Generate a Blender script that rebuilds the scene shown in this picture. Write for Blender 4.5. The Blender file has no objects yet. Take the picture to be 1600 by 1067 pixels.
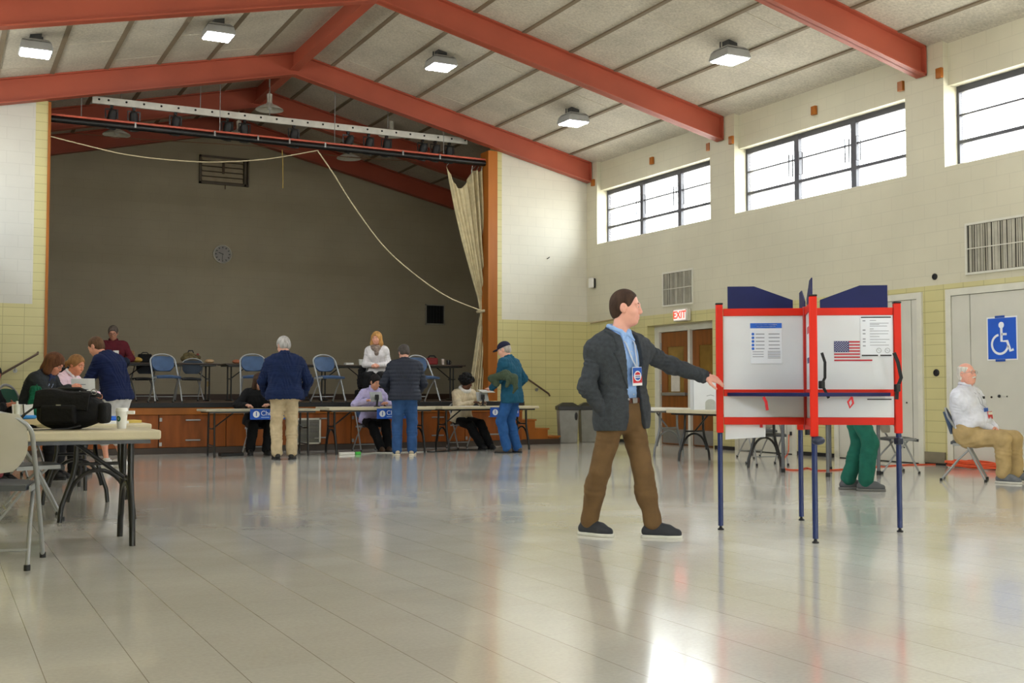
import bpy, math, random
import numpy as np
from mathutils import Vector, Matrix
random.seed(7)
PI = math.pi
scene = bpy.context.scene
COL = scene.collection
R_ = math.radians

# ------------------------------------------------------------------ camera frame
FPX, YAW, PITCH, CAMH = 1756.0, R_(27.22), R_(2.545), 1.02
_fw = Vector((math.sin(YAW)*math.cos(PITCH), math.cos(YAW)*math.cos(PITCH), math.sin(PITCH)))
_rt = Vector((math.cos(YAW), -math.sin(YAW), 0))
_up = _rt.cross(_fw)
CAM = Vector((0, 0, CAMH))
def ray(x, y): return _fw + _rt*((x-800)/FPX) - _up*((y-533.5)/FPX)
def at(x, y, d): return CAM + ray(x, y)*d                      # a pixel at a distance along the view axis
def onfloor(x, y, z=0.0): r = ray(x, y); return CAM + r*((z-CAMH)/r.z)
def onX(x, y, X): r = ray(x, y); return CAM + r*(X/r.x)
def onY(x, y, Y): r = ray(x, y); return CAM + r*(Y/r.y)

# ------------------------------------------------------------------ materials
def lin(c):
    out = []
    for v in c[:3]:
        v = v/255.0
        out.append(v/12.92 if v <= 0.04045 else ((v+0.055)/1.055)**2.4)
    return (*out, 1.0)
class NT:
    def __init__(s, name):
        s.m = bpy.data.materials.new(name); s.m.use_nodes = True
        s.t = s.m.node_tree; s.t.nodes.clear()
        s.o = s.n('ShaderNodeOutputMaterial')
    def n(s, typ, **kw):
        nd = s.t.nodes.new(typ)
        for k, v in kw.items():
            if k.startswith('i_'):
                key = k[2:]
                key = int(key) if key.isdigit() else key.replace('_', ' ')
                nd.inputs[key].default_value = v
            else: setattr(nd, k, v)
        return nd
    def l(s, a, b): s.t.links.new(a, b)
    def math(s, op, a, b=None):
        nd = s.n('ShaderNodeMath', operation=op)
        for i, v in enumerate((a, b)):
            if v is None: continue
            if isinstance(v, (int, float)): nd.inputs[i].default_value = v
            else: s.l(v, nd.inputs[i])
        return nd.outputs[0]
    def mix(s, fac, a, b):
        nd = s.n('ShaderNodeMix', data_type='RGBA')
        for i, v in ((0, fac), (6, a), (7, b)):
            if isinstance(v, (int, float)): nd.inputs[i].default_value = v
            elif isinstance(v, tuple): nd.inputs[i].default_value = v
            else: s.l(v, nd.inputs[i])
        return nd.outputs[2]
MATS = {}
def mat(name, col, rough=0.6, metal=0.0, var=0.12, scale=6.0, bump=0.0, bscale=80.0, coat=0.0, spec=0.5, emit=0.0, stretch=None, sheen=0.0):
    """plain procedural surface: base colour with a soft noise variation and an optional fine bump"""
    if name in MATS: return MATS[name]
    N = NT(name); b = N.n('ShaderNodeBsdfPrincipled')
    c = lin(col)
    tc = N.n('ShaderNodeTexCoord'); vec = tc.outputs['Object']
    if stretch:
        mp = N.n('ShaderNodeMapping'); mp.inputs['Scale'].default_value = stretch
        N.l(vec, mp.inputs[0]); vec = mp.outputs[0]
    if var > 0:
        nz = N.n('ShaderNodeTexNoise', i_Scale=scale, i_Detail=4.0); N.l(vec, nz.inputs['Vector'])
        dk = tuple(x*(1-var) for x in c[:3])+(1,); lt = tuple(min(1, x*(1+var)) for x in c[:3])+(1,)
        rp = N.n('ShaderNodeMapRange', i_1=0.3, i_2=0.7); N.l(nz.outputs[0], rp.inputs[0])
        N.l(N.mix(rp.outputs[0], dk, lt), b.inputs['Base Color'])
    else: b.inputs['Base Color'].default_value = c
    b.inputs['Roughness'].default_value = rough; b.inputs['Metallic'].default_value = metal
    b.inputs['Specular IOR Level'].default_value = spec
    if coat: b.inputs['Coat Weight'].default_value = coat; b.inputs['Coat Roughness'].default_value = 0.15
    if sheen: b.inputs['Sheen Weight'].default_value = sheen; b.inputs['Sheen Roughness'].default_value = 0.5
    if emit: b.inputs['Emission Color'].default_value = c; b.inputs['Emission Strength'].default_value = emit
    if bump:
        n2 = N.n('ShaderNodeTexNoise', i_Scale=bscale, i_Detail=3.0); N.l(vec, n2.inputs['Vector'])
        bp = N.n('ShaderNodeBump', i_Strength=bump, i_Distance=0.01); N.l(n2.outputs[0], bp.inputs['Height'])
        N.l(bp.outputs[0], b.inputs['Normal'])
    N.l(b.outputs[0], N.o.inputs[0]); MATS[name] = N.m
    return N.m
def cloth(name, col, **k):
    k.setdefault('rough', .85); k.setdefault('var', .16); k.setdefault('scale', 9); k.setdefault('bump', .25); k.setdefault('bscale', 26); k.setdefault('spec', .25)
    return mat(name, col, **k)

# ------------------------------------------------------------------ objects
def link(o, parent=None):
    COL.objects.link(o)
    if parent is not None: o.parent = parent
    return o
def tag(o, label=None, cat=None, group=None, kind=None):
    if label: o['label'] = label
    if cat: o['category'] = cat
    if group: o['group'] = group
    if kind: o['kind'] = kind
    return o
def thing(name, label, cat, loc=(0, 0, 0), rz=0.0, group=None):
    o = bpy.data.objects.new(name, None); o.empty_display_size = 0.1
    o.location = loc; o.rotation_euler = (0, 0, rz)
    return tag(link(o), label, cat, group)
def copy_tree(o, parent=None):
    c = o.copy(); COL.objects.link(c)
    if parent is not None: c.parent = parent
    for ch in list(o.children): copy_tree(ch, c)
    return c

class MB:
    """collects shapes, then links them as ONE mesh object"""
    def __init__(s): s.v = []; s.f = []; s.mi = []; s.cur = 0
    def mat(s, i): s.cur = i; return s
    def add(s, vs, fs, M=None):
        b = len(s.v)
        s.v += [tuple(M @ Vector(p)) if M is not None else tuple(p) for p in vs]
        s.f += [tuple(b+i for i in f) for f in fs]; s.mi += [s.cur]*len(fs)
        return s
    def box(s, lo, hi, M=None):
        x0, y0, z0 = lo; x1, y1, z1 = hi
        return s.add([(x0,y0,z0),(x1,y0,z0),(x1,y1,z0),(x0,y1,z0),(x0,y0,z1),(x1,y0,z1),(x1,y1,z1),(x0,y1,z1)],
                     [(3,2,1,0),(4,5,6,7),(0,1,5,4),(1,2,6,5),(2,3,7,6),(3,0,4,7)], M)
    def cbox(s, c, d, M=None):
        return s.box([c[i]-d[i]/2 for i in range(3)], [c[i]+d[i]/2 for i in range(3)], M)
    def prism(s, poly, depth, M=None):
        """polygon in XZ (counter-clockwise seen from -Y), pushed along +Y"""
        n = len(poly)
        vs = [(x, 0, z) for x, z in poly] + [(x, depth, z) for x, z in poly]
        fs = [tuple(range(n)), tuple(range(2*n-1, n-1, -1))]
        fs += [(i+n, (i+1) % n+n, (i+1) % n, i) for i in range(n)]
        return s.add(vs, fs, M)
    def tube(s, pts, r, seg=10, closed=False, caps=True, flat=None):
        """round tube along a polyline; r a number or a list"""
        P = [Vector(p) for p in pts]; n = len(P)
        rr = r if isinstance(r, (list, tuple)) else [r]*n
        T = []
        for i in range(n):
            a = P[(i-1) % n] if (closed or i > 0) else P[i]; b = P[(i+1) % n] if (closed or i < n-1) else P[i]
            T.append((b-a).normalized())
        u = T[0].orthogonal().normalized(); vs = []
        for i in range(n):
            u = (u - T[i]*u.dot(T[i]))
            u = u.normalized() if u.length > 1e-6 else T[i].orthogonal().normalized()
            w = T[i].cross(u)
            for k in range(seg):
                a = 2*PI*k/seg
                vs.append(P[i]+(u*math.cos(a)+w*math.sin(a))*rr[i])
        fs = []
        for i in range(n if closed else n-1):
            j = (i+1) % n
            for k in range(seg):
                k2 = (k+1) % seg
                fs.append((i*seg+k, i*seg+k2, j*seg+k2, j*seg+k))
        if caps and not closed:
            fs.append(tuple(range(seg-1, -1, -1))); fs.append(tuple((n-1)*seg+k for k in range(seg)))
        return s.add(vs, fs)
    def cyl(s, a, b, r, seg=14, r2=None): return s.tube([a, b], [r, r if r2 is None else r2], seg)
    def bar(s, pts, w, h, up=(0, 0, 1)):
        """flat strap w wide, h thick along a polyline"""
        P = [Vector(p) for p in pts]; n = len(P); up = Vector(up); vs = []
        for i in range(n):
            t = (P[min(i+1, n-1)]-P[max(i-1, 0)]).normalized()
            sd = t.cross(up); sd = sd.normalized() if sd.length > 1e-5 else t.orthogonal().normalized(); nn = sd.cross(t).normalized()
            for a, b in ((-1,-1),(1,-1),(1,1),(-1,1)): vs.append(P[i]+sd*a*w/2+nn*b*h/2)
        fs = [(3,2,1,0), tuple(4*(n-1)+k for k in range(4))]
        for i in range(n-1):
            for k in range(4): fs.append((i*4+k, i*4+(k+1) % 4, i*4+4+(k+1) % 4, i*4+4+k))
        return s.add(vs, fs)
    def lathe(s, prof, c=(0, 0, 0), seg=20, M=None):
        n = len(prof); vs = []; fs = []
        for r, z in prof:
            for k in range(seg):
                a = 2*PI*k/seg; vs.append((c[0]+r*math.cos(a), c[1]+r*math.sin(a), c[2]+z))
        for i in range(n-1):
            for k in range(seg):
                k2 = (k+1) % seg; fs.append((i*seg+k, i*seg+k2, (i+1)*seg+k2, (i+1)*seg+k))
        if prof[0][0] > 1e-6: fs.append(tuple(range(seg-1, -1, -1)))
        if prof[-1][0] > 1e-6: fs.append(tuple((n-1)*seg+k for k in range(seg)))
        return s.add(vs, fs, M)
    def ball(s, c, r, seg=14, rings=9, M=None):
        rx, ry, rz = r if isinstance(r, (tuple, list)) else (r, r, r)
        vs = []; fs = []
        for i in range(rings+1):
            t = PI*i/rings
            for k in range(seg):
                a = 2*PI*k/seg
                vs.append((c[0]+rx*math.sin(t)*math.cos(a), c[1]+ry*math.sin(t)*math.sin(a), c[2]-rz*math.cos(t)))
        for i in range(rings):
            for k in range(seg):
                k2 = (k+1) % seg; fs.append((i*seg+k, i*seg+k2, (i+1)*seg+k2, (i+1)*seg+k))
        return s.add(vs, fs, M)
    def grid(s, fn, nu, nv, thick=0.0, closed_u=False):
        """surface fn(u,v)->point for u,v in 0..1; thick gives it a back"""
        P = [[Vector(fn(i/(nu if closed_u else nu-1), j/(nv-1))) for j in range(nv)] for i in range(nu)]
        vs = [p for row in P for p in row]; fs = []; I = nu if closed_u else nu-1
        for i in range(I):
            for j in range(nv-1):
                a = i*nv+j; b = ((i+1) % nu)*nv+j; fs.append((a, b, b+1, a+1))
        if thick:
            n0 = len(vs); back = []
            for i in range(nu):
                for j in range(nv):
                    du = P[min(i+1, nu-1)][j]-P[max(i-1, 0)][j]; dv = P[i][min(j+1, nv-1)]-P[i][max(j-1, 0)]
                    nn = du.cross(dv); nn = nn.normalized() if nn.length > 1e-9 else Vector((0, 0, 1))
                    back.append(P[i][j]-nn*thick)
            vs += back; fs += [tuple(n0+i for i in reversed(f)) for f in fs[:]]
            if not closed_u:
                for j in range(nv-1):
                    for i, o in ((0, 0), (nu-1, 1)):
                        a, b = i*nv+j, i*nv+j+1; fs.append((a, b, b+n0, a+n0) if o == 0 else (b, a, a+n0, b+n0))
            for i in range(I):
                for j, o in ((0, 1), (nv-1, 0)):
                    a, b = i*nv+j, ((i+1) % nu)*nv+j; fs.append((a, b, b+n0, a+n0) if o == 0 else (b, a, a+n0, b+n0))
        return s.add(vs, fs)
    def build(s, name, m, parent=None, smooth=None, bevel=0.0, loc=None, bseg=2):
        me = bpy.data.meshes.new(name); me.from_pydata(s.v, [], s.f); me.update()
        for x in (m if isinstance(m, (list, tuple)) else [m]): me.materials.append(x)
        if max(s.mi, default=0) > 0: me.polygons.foreach_set('material_index', s.mi)
        o = bpy.data.objects.new(name, me)
        if loc is not None: o.location = loc
        link(o, parent)
        if bevel:
            b = o.modifiers.new('bevel', 'BEVEL'); b.width = bevel; b.segments = bseg; b.limit_method = 'ANGLE'; b.angle_limit = R_(40)
        if smooth or smooth is None:
            me.shade_smooth() if hasattr(me, 'shade_smooth') else None
            try: me.set_sharp_from_angle(angle=R_(38 if smooth is None else smooth))
            except Exception: pass
        return o
def text(name, body, size, m, parent=None, M=None, ext=0.001, align='CENTER', bold=False):
    cu = bpy.data.curves.new(name, 'FONT'); cu.body = body; cu.size = size; cu.extrude = ext; cu.align_x = align; cu.align_y = 'CENTER'
    if bold: cu.offset = size*0.018
    tmp = bpy.data.objects.new('tmp', cu); COL.objects.link(tmp); bpy.context.view_layer.update()
    me = bpy.data.meshes.new_from_object(tmp.evaluated_get(bpy.context.evaluated_depsgraph_get())); bpy.data.objects.remove(tmp); bpy.data.curves.remove(cu)
    me.materials.clear(); me.materials.append(m); o = bpy.data.objects.new(name, me); link(o, parent)
    if M is not None: o.matrix_local = M
    return o
def frame(origin, xdir, updir=(0, 0, 1)):
    """matrix: local x along xdir, local z along updir, local y = z cross x (away from the viewer of an XZ face)"""
    x = Vector(xdir).normalized(); z = Vector(updir).normalized(); y = z.cross(x).normalized(); z = x.cross(y)
    return Matrix(((x.x, y.x, z.x, origin[0]), (x.y, y.y, z.y, origin[1]), (x.z, y.z, z.z, origin[2]), (0, 0, 0, 1)))
def textframe(origin, xdir, updir=(0, 0, 1)):
    """matrix for text: reads along xdir, upright along updir, faces x cross up"""
    x = Vector(xdir).normalized(); y = Vector(updir).normalized(); z = x.cross(y)
    return Matrix(((x.x, y.x, z.x, origin[0]), (x.y, y.y, z.y, origin[1]), (x.z, y.z, z.z, origin[2]), (0, 0, 0, 1)))
def arc(c, r, a0, a1, n, ax=(1, 0, 0), ay=(0, 0, 1)):
    ax = Vector(ax); ay = Vector(ay); c = Vector(c)
    rx, ry = r if isinstance(r, (tuple, list)) else (r, r)
    return [c+ax*rx*math.cos(a0+(a1-a0)*i/(n-1))+ay*ry*math.sin(a0+(a1-a0)*i/(n-1)) for i in range(n)]
SKY, EXPO = 9.0, 1.2
# ------------------------------------------------------------------ room dimensions
WX, LX = 12.4, -0.48                # right and left wall faces
FY, SY, BY, RY = 20.6, 18.9, 26.1, -7.0   # wall beside the stage, stage front, stage back wall, wall behind the camera
RIDGE, ZR, SLOPE = 5.90, 7.385, 0.2285
SZ = 0.83                           # stage floor
def zc(x): return ZR-SLOPE*abs(x-RIDGE)
def wallmat(name, axis, top, low=None, split=2.5, strip=None, gloss=.32, dk=.90):
    N = NT(name); b = N.n('ShaderNodeBsdfPrincipled')
    g = N.n('ShaderNodeNewGeometry'); sp = N.n('ShaderNodeSeparateXYZ'); N.l(g.outputs['Position'], sp.inputs[0])
    u = sp.outputs[1 if axis == 'x' else 0]; v = sp.outputs[2]
    cb = N.n('ShaderNodeCombineXYZ'); N.l(u, cb.inputs[0]); N.l(v, cb.inputs[1])
    def brick(col, w, h, off, mort, dk, tone):
        c = lin(col)
        br = N.n('ShaderNodeTexBrick', offset=off, i_Scale=1.0, i_Mortar_Size=mort, i_Mortar_Smooth=.25, i_Brick_Width=w, i_Row_Height=h, i_Bias=0.0)
        br.inputs['Color1'].default_value = c; br.inputs['Color2'].default_value = tuple(x*tone for x in c[:3])+(1,)
        br.inputs['Mortar'].default_value = tuple(x*dk for x in c[:3])+(1,)
        N.l(cb.outputs[0], br.inputs['Vector']); return br
    bt = brick(top, .406, .203, .5, .005, dk, .985)
    nz = N.n('ShaderNodeTexNoise', i_Scale=1.1, i_Detail=4.0); N.l(g.outputs['Position'], nz.inputs['Vector'])
    col, fac = bt.outputs['Color'], bt.outputs['Fac']
    rough = .6
    if low:
        bl = brick(low, .335, .152, 0.0, .005, .66, .95)
        f = N.math('GREATER_THAN', v, split)
        if strip:
            in1 = N.math('MULTIPLY', N.math('GREATER_THAN', u, strip[0]), N.math('LESS_THAN', u, strip[1]))
            f = N.math('MULTIPLY', f, N.math('SUBTRACT', 1.0, in1))
        col = N.mix(f, bl.outputs['Color'], col)
        mf = N.n('ShaderNodeMix', data_type='FLOAT'); N.l(f, mf.inputs[0]); N.l(bl.outputs['Fac'], mf.inputs[2]); N.l(fac, mf.inputs[3]); fac = mf.outputs[0]
        mr = N.n('ShaderNodeMapRange', i_3=gloss, i_4=.6); N.l(f, mr.inputs[0]); rough = mr.outputs[0]
    vr = N.n('ShaderNodeMapRange', i_1=.3, i_2=.7, i_3=.93, i_4=1.04); N.l(nz.outputs[0], vr.inputs[0])
    ml = N.n('ShaderNodeMix', data_type='RGBA', blend_type='MULTIPLY'); ml.inputs[0].default_value = 1
    N.l(col, ml.inputs[6]); N.l(vr.outputs[0], ml.inputs[7]); N.l(ml.outputs[2], b.inputs['Base Color'])
    if isinstance(rough, float): b.inputs['Roughness'].default_value = rough
    else: N.l(rough, b.inputs['Roughness'])
    bp = N.n('ShaderNodeBump', i_Strength=.22, i_Distance=.003, invert=True); N.l(fac, bp.inputs['Height']); N.l(bp.outputs[0], b.inputs['Normal'])
    N.l(b.outputs[0], N.o.inputs[0]); return N.m
CREAM, YEL = (200, 195, 172), (200, 192, 138)
M_wr = wallmat('painted block and glazed tile side', 'x', CREAM, YEL)
M_wf = wallmat('painted block and glazed tile front left', 'y', (200, 198, 190), YEL, strip=(1.46, 1.70))
M_wfr = wallmat('painted block and glazed tile front right', 'y', (208, 204, 188), YEL, strip=(10.20, 10.36))
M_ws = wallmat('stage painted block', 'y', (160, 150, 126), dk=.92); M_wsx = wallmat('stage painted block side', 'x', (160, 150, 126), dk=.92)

def floormat():
    N = NT('waxed vinyl floor tile'); b = N.n('ShaderNodeBsdfPrincipled')
    g = N.n('ShaderNodeNewGeometry')
    sp = N.n('ShaderNodeSeparateXYZ'); N.l(g.outputs['Position'], sp.inputs[0]); cb = N.n('ShaderNodeCombineXYZ'); N.l(sp.outputs[1], cb.inputs[0]); N.l(N.math('ADD', sp.outputs[0], -.053), cb.inputs[1])
    def tile(w, c1, c2, mo, sz):
        br = N.n('ShaderNodeTexBrick', offset=0.0, i_Scale=1.0, i_Mortar_Size=sz, i_Mortar_Smooth=.2, i_Brick_Width=w, i_Row_Height=.32)
        br.inputs['Color1'].default_value = lin(c1); br.inputs['Color2'].default_value = lin(c2); br.inputs['Mortar'].default_value = lin(mo); N.l(cb.outputs[0], br.inputs['Vector']); return br
    b1 = tile(.32, (222, 220, 212), (219, 216, 207), (211, 208, 198), .0014); b2 = tile(500.0, (255, 255, 255), (255, 255, 255), (200, 196, 186), .0020)
    bm = N.n('ShaderNodeMix', data_type='RGBA', blend_type='MULTIPLY'); bm.inputs[0].default_value = 1; N.l(b1.outputs['Color'], bm.inputs[6]); N.l(b2.outputs['Color'], bm.inputs[7])
    nz = N.n('ShaderNodeTexNoise', i_Scale=.7, i_Detail=5.0, i_Roughness=.6); N.l(g.outputs['Position'], nz.inputs['Vector'])
    n2 = N.n('ShaderNodeTexNoise', i_Scale=55.0, i_Detail=3.0); N.l(g.outputs['Position'], n2.inputs['Vector'])
    vr = N.n('ShaderNodeMapRange', i_1=.3, i_2=.7, i_3=.95, i_4=1.04); N.l(nz.outputs[0], vr.inputs[0])
    v2 = N.n('ShaderNodeMapRange', i_1=.3, i_2=.7, i_3=.95, i_4=1.05); N.l(n2.outputs[0], v2.inputs[0])
    ml = N.n('ShaderNodeMix', data_type='RGBA', blend_type='MULTIPLY'); ml.inputs[0].default_value = 1
    N.l(bm.outputs[2], ml.inputs[6]); N.l(N.math('MULTIPLY', vr.outputs[0], v2.outputs[0]), ml.inputs[7]); N.l(ml.outputs[2], b.inputs['Base Color'])
    r = N.n('ShaderNodeMapRange', i_1=.35, i_2=.65, i_3=.14, i_4=.24); N.l(nz.outputs[0], r.inputs[0]); N.l(r.outputs[0], b.inputs['Roughness'])
    n3 = N.n('ShaderNodeTexNoise', i_Scale=4.5, i_Detail=2.0); N.l(g.outputs['Position'], n3.inputs['Vector'])
    bp = N.n('ShaderNodeBump', i_Strength=.06, i_Distance=.02); N.l(n3.outputs[0], bp.inputs['Height']); N.l(bp.outputs[0], b.inputs['Normal'])
    b.inputs['Specular IOR Level'].default_value = .6; b.inputs['Coat Weight'].default_value = .7; b.inputs['Coat Roughness'].default_value = .09; b.inputs['Coat IOR'].default_value = 1.5
    N.l(b.outputs[0], N.o.inputs[0]); return N.m
def ceilmat():
    N = NT('fibre roof board'); b = N.n('ShaderNodeBsdfPrincipled', i_Roughness=.95); g = N.n('ShaderNodeNewGeometry')
    n1 = N.n('ShaderNodeTexNoise', i_Scale=1.3, i_Detail=5.0); n2 = N.n('ShaderNodeTexNoise', i_Scale=26.0, i_Detail=4.0, i_Roughness=.7)
    for n in (n1, n2): N.l(g.outputs['Position'], n.inputs['Vector'])
    v1 = N.n('ShaderNodeMapRange', i_1=.3, i_2=.7, i_3=.84, i_4=1.06); N.l(n1.outputs[0], v1.inputs[0]); v2 = N.n('ShaderNodeMapRange', i_1=.3, i_2=.7, i_3=.74, i_4=1.16); N.l(n2.outputs[0], v2.inputs[0])
    ml = N.n('ShaderNodeMix', data_type='RGBA', blend_type='MULTIPLY'); ml.inputs[0].default_value = 1; ml.inputs[6].default_value = lin((196, 189, 174)); N.l(N.math('MULTIPLY', v1.outputs[0], v2.outputs[0]), ml.inputs[7]); N.l(ml.outputs[2], b.inputs['Base Color'])
    bp = N.n('ShaderNodeBump', i_Strength=.6, i_Distance=.01); N.l(n2.outputs[0], bp.inputs['Height']); N.l(bp.outputs[0], b.inputs['Normal']); N.l(b.outputs[0], N.o.inputs[0]); return N.m
M_floor = floormat()
M_ceil = ceilmat()
M_seam = mat('brown roof seam', (118, 104, 84), rough=.8, scale=2)
M_seam2 = mat('pale board joint', (196, 188, 172), rough=.9)
M_red = mat('red oxide steel paint', (166, 79, 57), rough=.5, var=.1, scale=1.2)
M_orwood = mat('varnished orange wood', (156, 92, 32), rough=.42, spec=.3, var=.2, scale=3, stretch=(1, 1, .15))
M_apron = mat('varnished brown plywood', (138, 74, 24), rough=.45, spec=.3, var=.3, scale=2.5, stretch=(3, 3, .5))
M_black = mat('black rubber', (16, 16, 17), rough=.55, var=.1)
M_blackmetal = mat('black steel', (14, 14, 15), rough=.35, spec=.5, var=.05)
M_steel = mat('dull steel', (150, 150, 148), rough=.4, metal=.7, var=.05)
M_stagefloor = mat('dark stage boards', (70, 52, 38), rough=.45, var=.2, scale=4, stretch=(.3, 4, 1))
M_white = mat('white paint', (222, 221, 214), rough=.45, var=.04)
M_offw = mat('off white painted trim', (206, 204, 190), rough=.45, var=.05)
M_pale = mat('pale enamel', (200, 198, 186), rough=.4, var=.05)
M_dark = mat('dark void', (10, 10, 10), rough=.9, var=0)
M_door = mat('brown oak door', (122, 70, 24), rough=.35, var=.22, scale=3, stretch=(4, 4, .4))
M_winframe = mat('dark window steel', (74, 74, 80), rough=.5, var=.1)
M_wdoor = mat('white painted door', (198, 196, 184), rough=.5, var=.06, scale=1.5)

def struct(o, kind='structure'): o['kind'] = kind; return o
# ------------------------------------------------------------------ floor, ceiling
m = MB(); m.box((LX-.3, RY-.3, -.2), (WX+.9, FY+.3, 0)); struct(m.build('floor', M_floor, smooth=False))
m = MB()
for sx, xe in ((1, WX+.9), (-1, LX-.9)):
    m.mat(0)
    a, bz = RIDGE, ZR; e, ez = xe, zc(xe); y0, y1 = RY-.3, BY+.3
    P = [(a, y0, bz), (a, y1, bz), (e, y1, ez), (e, y0, ez)]
    m.add(P+[(x, y, z+.12) for x, y, z in P], [(0,1,2,3) if sx > 0 else (3,2,1,0), (4,5,6,7), (0,3,7,4), (1,2,6,5), (2,3,7,6), (0,1,5,4)])
    for k in range(8):
        x = RIDGE+sx*(.73+.872*k)
        if not (LX-.2 < x < WX+.2): continue
        t = Vector((sx, 0, -SLOPE)).normalized()
        m.mat(1); m.box((x-.036, y0, zc(x)-.016), (x+.036, y1, zc(x)+.02))
    for j in range(13):                                   # faint butt joints across the boards
        for k in range(8):
            y = RY+1.2+2.44*j+(1.22 if k % 2 else 0); xa = RIDGE+sx*(.73+.872*(k-1)+.05); xb = RIDGE+sx*(.73+.872*k-.05)
            if not (LX < xb < WX) or xa*sx < RIDGE*sx or y > FY: continue
            m.mat(2); m.bar([(xa, y, zc(xa)-.002), (xb, y, zc(xb)-.002)], .018, .006)
struct(m.build('ceiling', [M_ceil, M_seam, M_seam2], smooth=False))

# ------------------------------------------------------------------ walls with openings
def holes(m, axis, c0, c1, u0, u1, v0, v1, hs):
    """wall slab between c0 and c1 across axis, with rectangular openings (u0,u1,v0,v1)"""
    us = sorted({u0, u1, *[h[0] for h in hs], *[h[1] for h in hs]}); vs = sorted({v0, v1, *[h[2] for h in hs], *[h[3] for h in hs]})
    us = [u for u in us if u0 <= u <= u1]; vs = [v for v in vs if v0 <= v <= v1]
    for i in range(len(us)-1):
        run = None
        for j in range(len(vs)-1):
            uc, vc = (us[i]+us[i+1])/2, (vs[j]+vs[j+1])/2
            solid = not any(h[0] < uc < h[1] and h[2] < vc < h[3] for h in hs)
            if solid and run is None: run = vs[j]
            if (not solid or j == len(vs)-2) and run is not None:
                top = vs[j+1] if solid else vs[j]
                if axis == 'x': m.box((c0, us[i], run), (c1, us[i+1], top))
                else: m.box((us[i], c0, run), (us[i+1], c1, top))
                run = None
BAYS = [(16.284-4.591*k, 20.178-4.591*k) for k in range(6)]
SILL, HEAD, EAVE = 4.12, 5.28, 5.90
DOOR = (16.25, 18.32, 0, 2.30)                 # recessed pair of brown doors
m = MB()
hs = [DOOR]+[(a, b, SILL, 6.2) for a, b in BAYS]
holes(m, 'x', WX, WX+.42, RY, FY+.1, 0, EAVE, hs)
for a, b in BAYS: m.box((WX+.10, a, HEAD), (WX+.42, b, EAVE))
struct(m.build('wall_right', M_wr, smooth=False))
m = MB()
holes(m, 'x', LX-.42, LX, RY, FY+.1, 0, EAVE, [(a, b, SILL, 6.2) for a, b in BAYS])
for a, b in BAYS: m.box((LX-.42, a, HEAD), (LX-.10, b, EAVE))
struct(m.build('wall_left', M_wr, smooth=False))
def gable_piece(m, xa, xb, y0, y1, z0=0):
    xs = [xa]+([RIDGE] if xa < RIDGE < xb else [])+[xb]
    m.prism([(xa, z0), (xb, z0)]+[(x, zc(x)) for x in reversed(xs)], y1-y0, Matrix.Translation((0, y0, 0)))
PL, PR = 1.70, 10.12                            # stage opening
m = MB(); gable_piece(m, LX-.42, 1.655, FY, FY+.3); struct(m.build('wall_front_left', M_wf, smooth=False))
m = MB(); gable_piece(m, 10.24, WX+.42, FY, FY+.3); struct(m.build('wall_front_right', M_wfr, smooth=False))
REAR_FILL = [(1.0, 4.6), (7.2, 10.8)]  # unseen rear window openings, added to give fill light from behind the camera
m = MB(); holes(m, 'y', RY-.3, RY, LX-.42, WX+.42, 0, 5.7, [(a, b, .9, 3.3) for a, b in REAR_FILL]); m.prism([(LX-.42, 5.7), (WX+.42, 5.7), (WX+.42, zc(WX+.42)), (RIDGE, ZR), (LX-.42, zc(LX-.42))], .3, Matrix.Translation((0, RY-.3, 0))); struct(m.build('wall_rear', M_wr, smooth=False))
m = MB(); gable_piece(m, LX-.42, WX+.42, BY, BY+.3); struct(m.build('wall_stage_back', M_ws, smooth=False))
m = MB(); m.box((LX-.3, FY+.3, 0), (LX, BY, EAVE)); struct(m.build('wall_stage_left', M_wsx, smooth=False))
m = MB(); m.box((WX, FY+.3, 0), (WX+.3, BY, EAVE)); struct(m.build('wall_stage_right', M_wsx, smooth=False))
# varnished wood posts that edge the stage opening
m = MB(); m.box((1.655, FY-.03, SZ), (PL, FY+.33, zc(1.66)-.44)); struct(m.build('trim_1', M_orwood, smooth=False))
m = MB(); m.box((PR-.09, FY-.04, SZ), (10.24, FY+.33, zc(10.2)-.44)); struct(m.build('trim_2', M_orwood, smooth=False))
m = MB(); m.box((LX, BY-.03, SZ), (WX, BY, SZ+.13)); struct(m.build('baseboard_back', mat('dark base board', (64, 44, 30), rough=.5, scale=3), smooth=False))
m = MB(); m.box((WX-.012, 9.0, 0), (WX, 13.15, .06)); m.box((WX-.012, 13.16, 0), (WX, 16.2, .06)); m.box((WX-.012, 18.35, 0), (WX, FY, .06)); m.box((WX-.012, RY, 0), (WX, 8.9, .06))
struct(m.build('baseboard_right', M_black, smooth=False))

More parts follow.
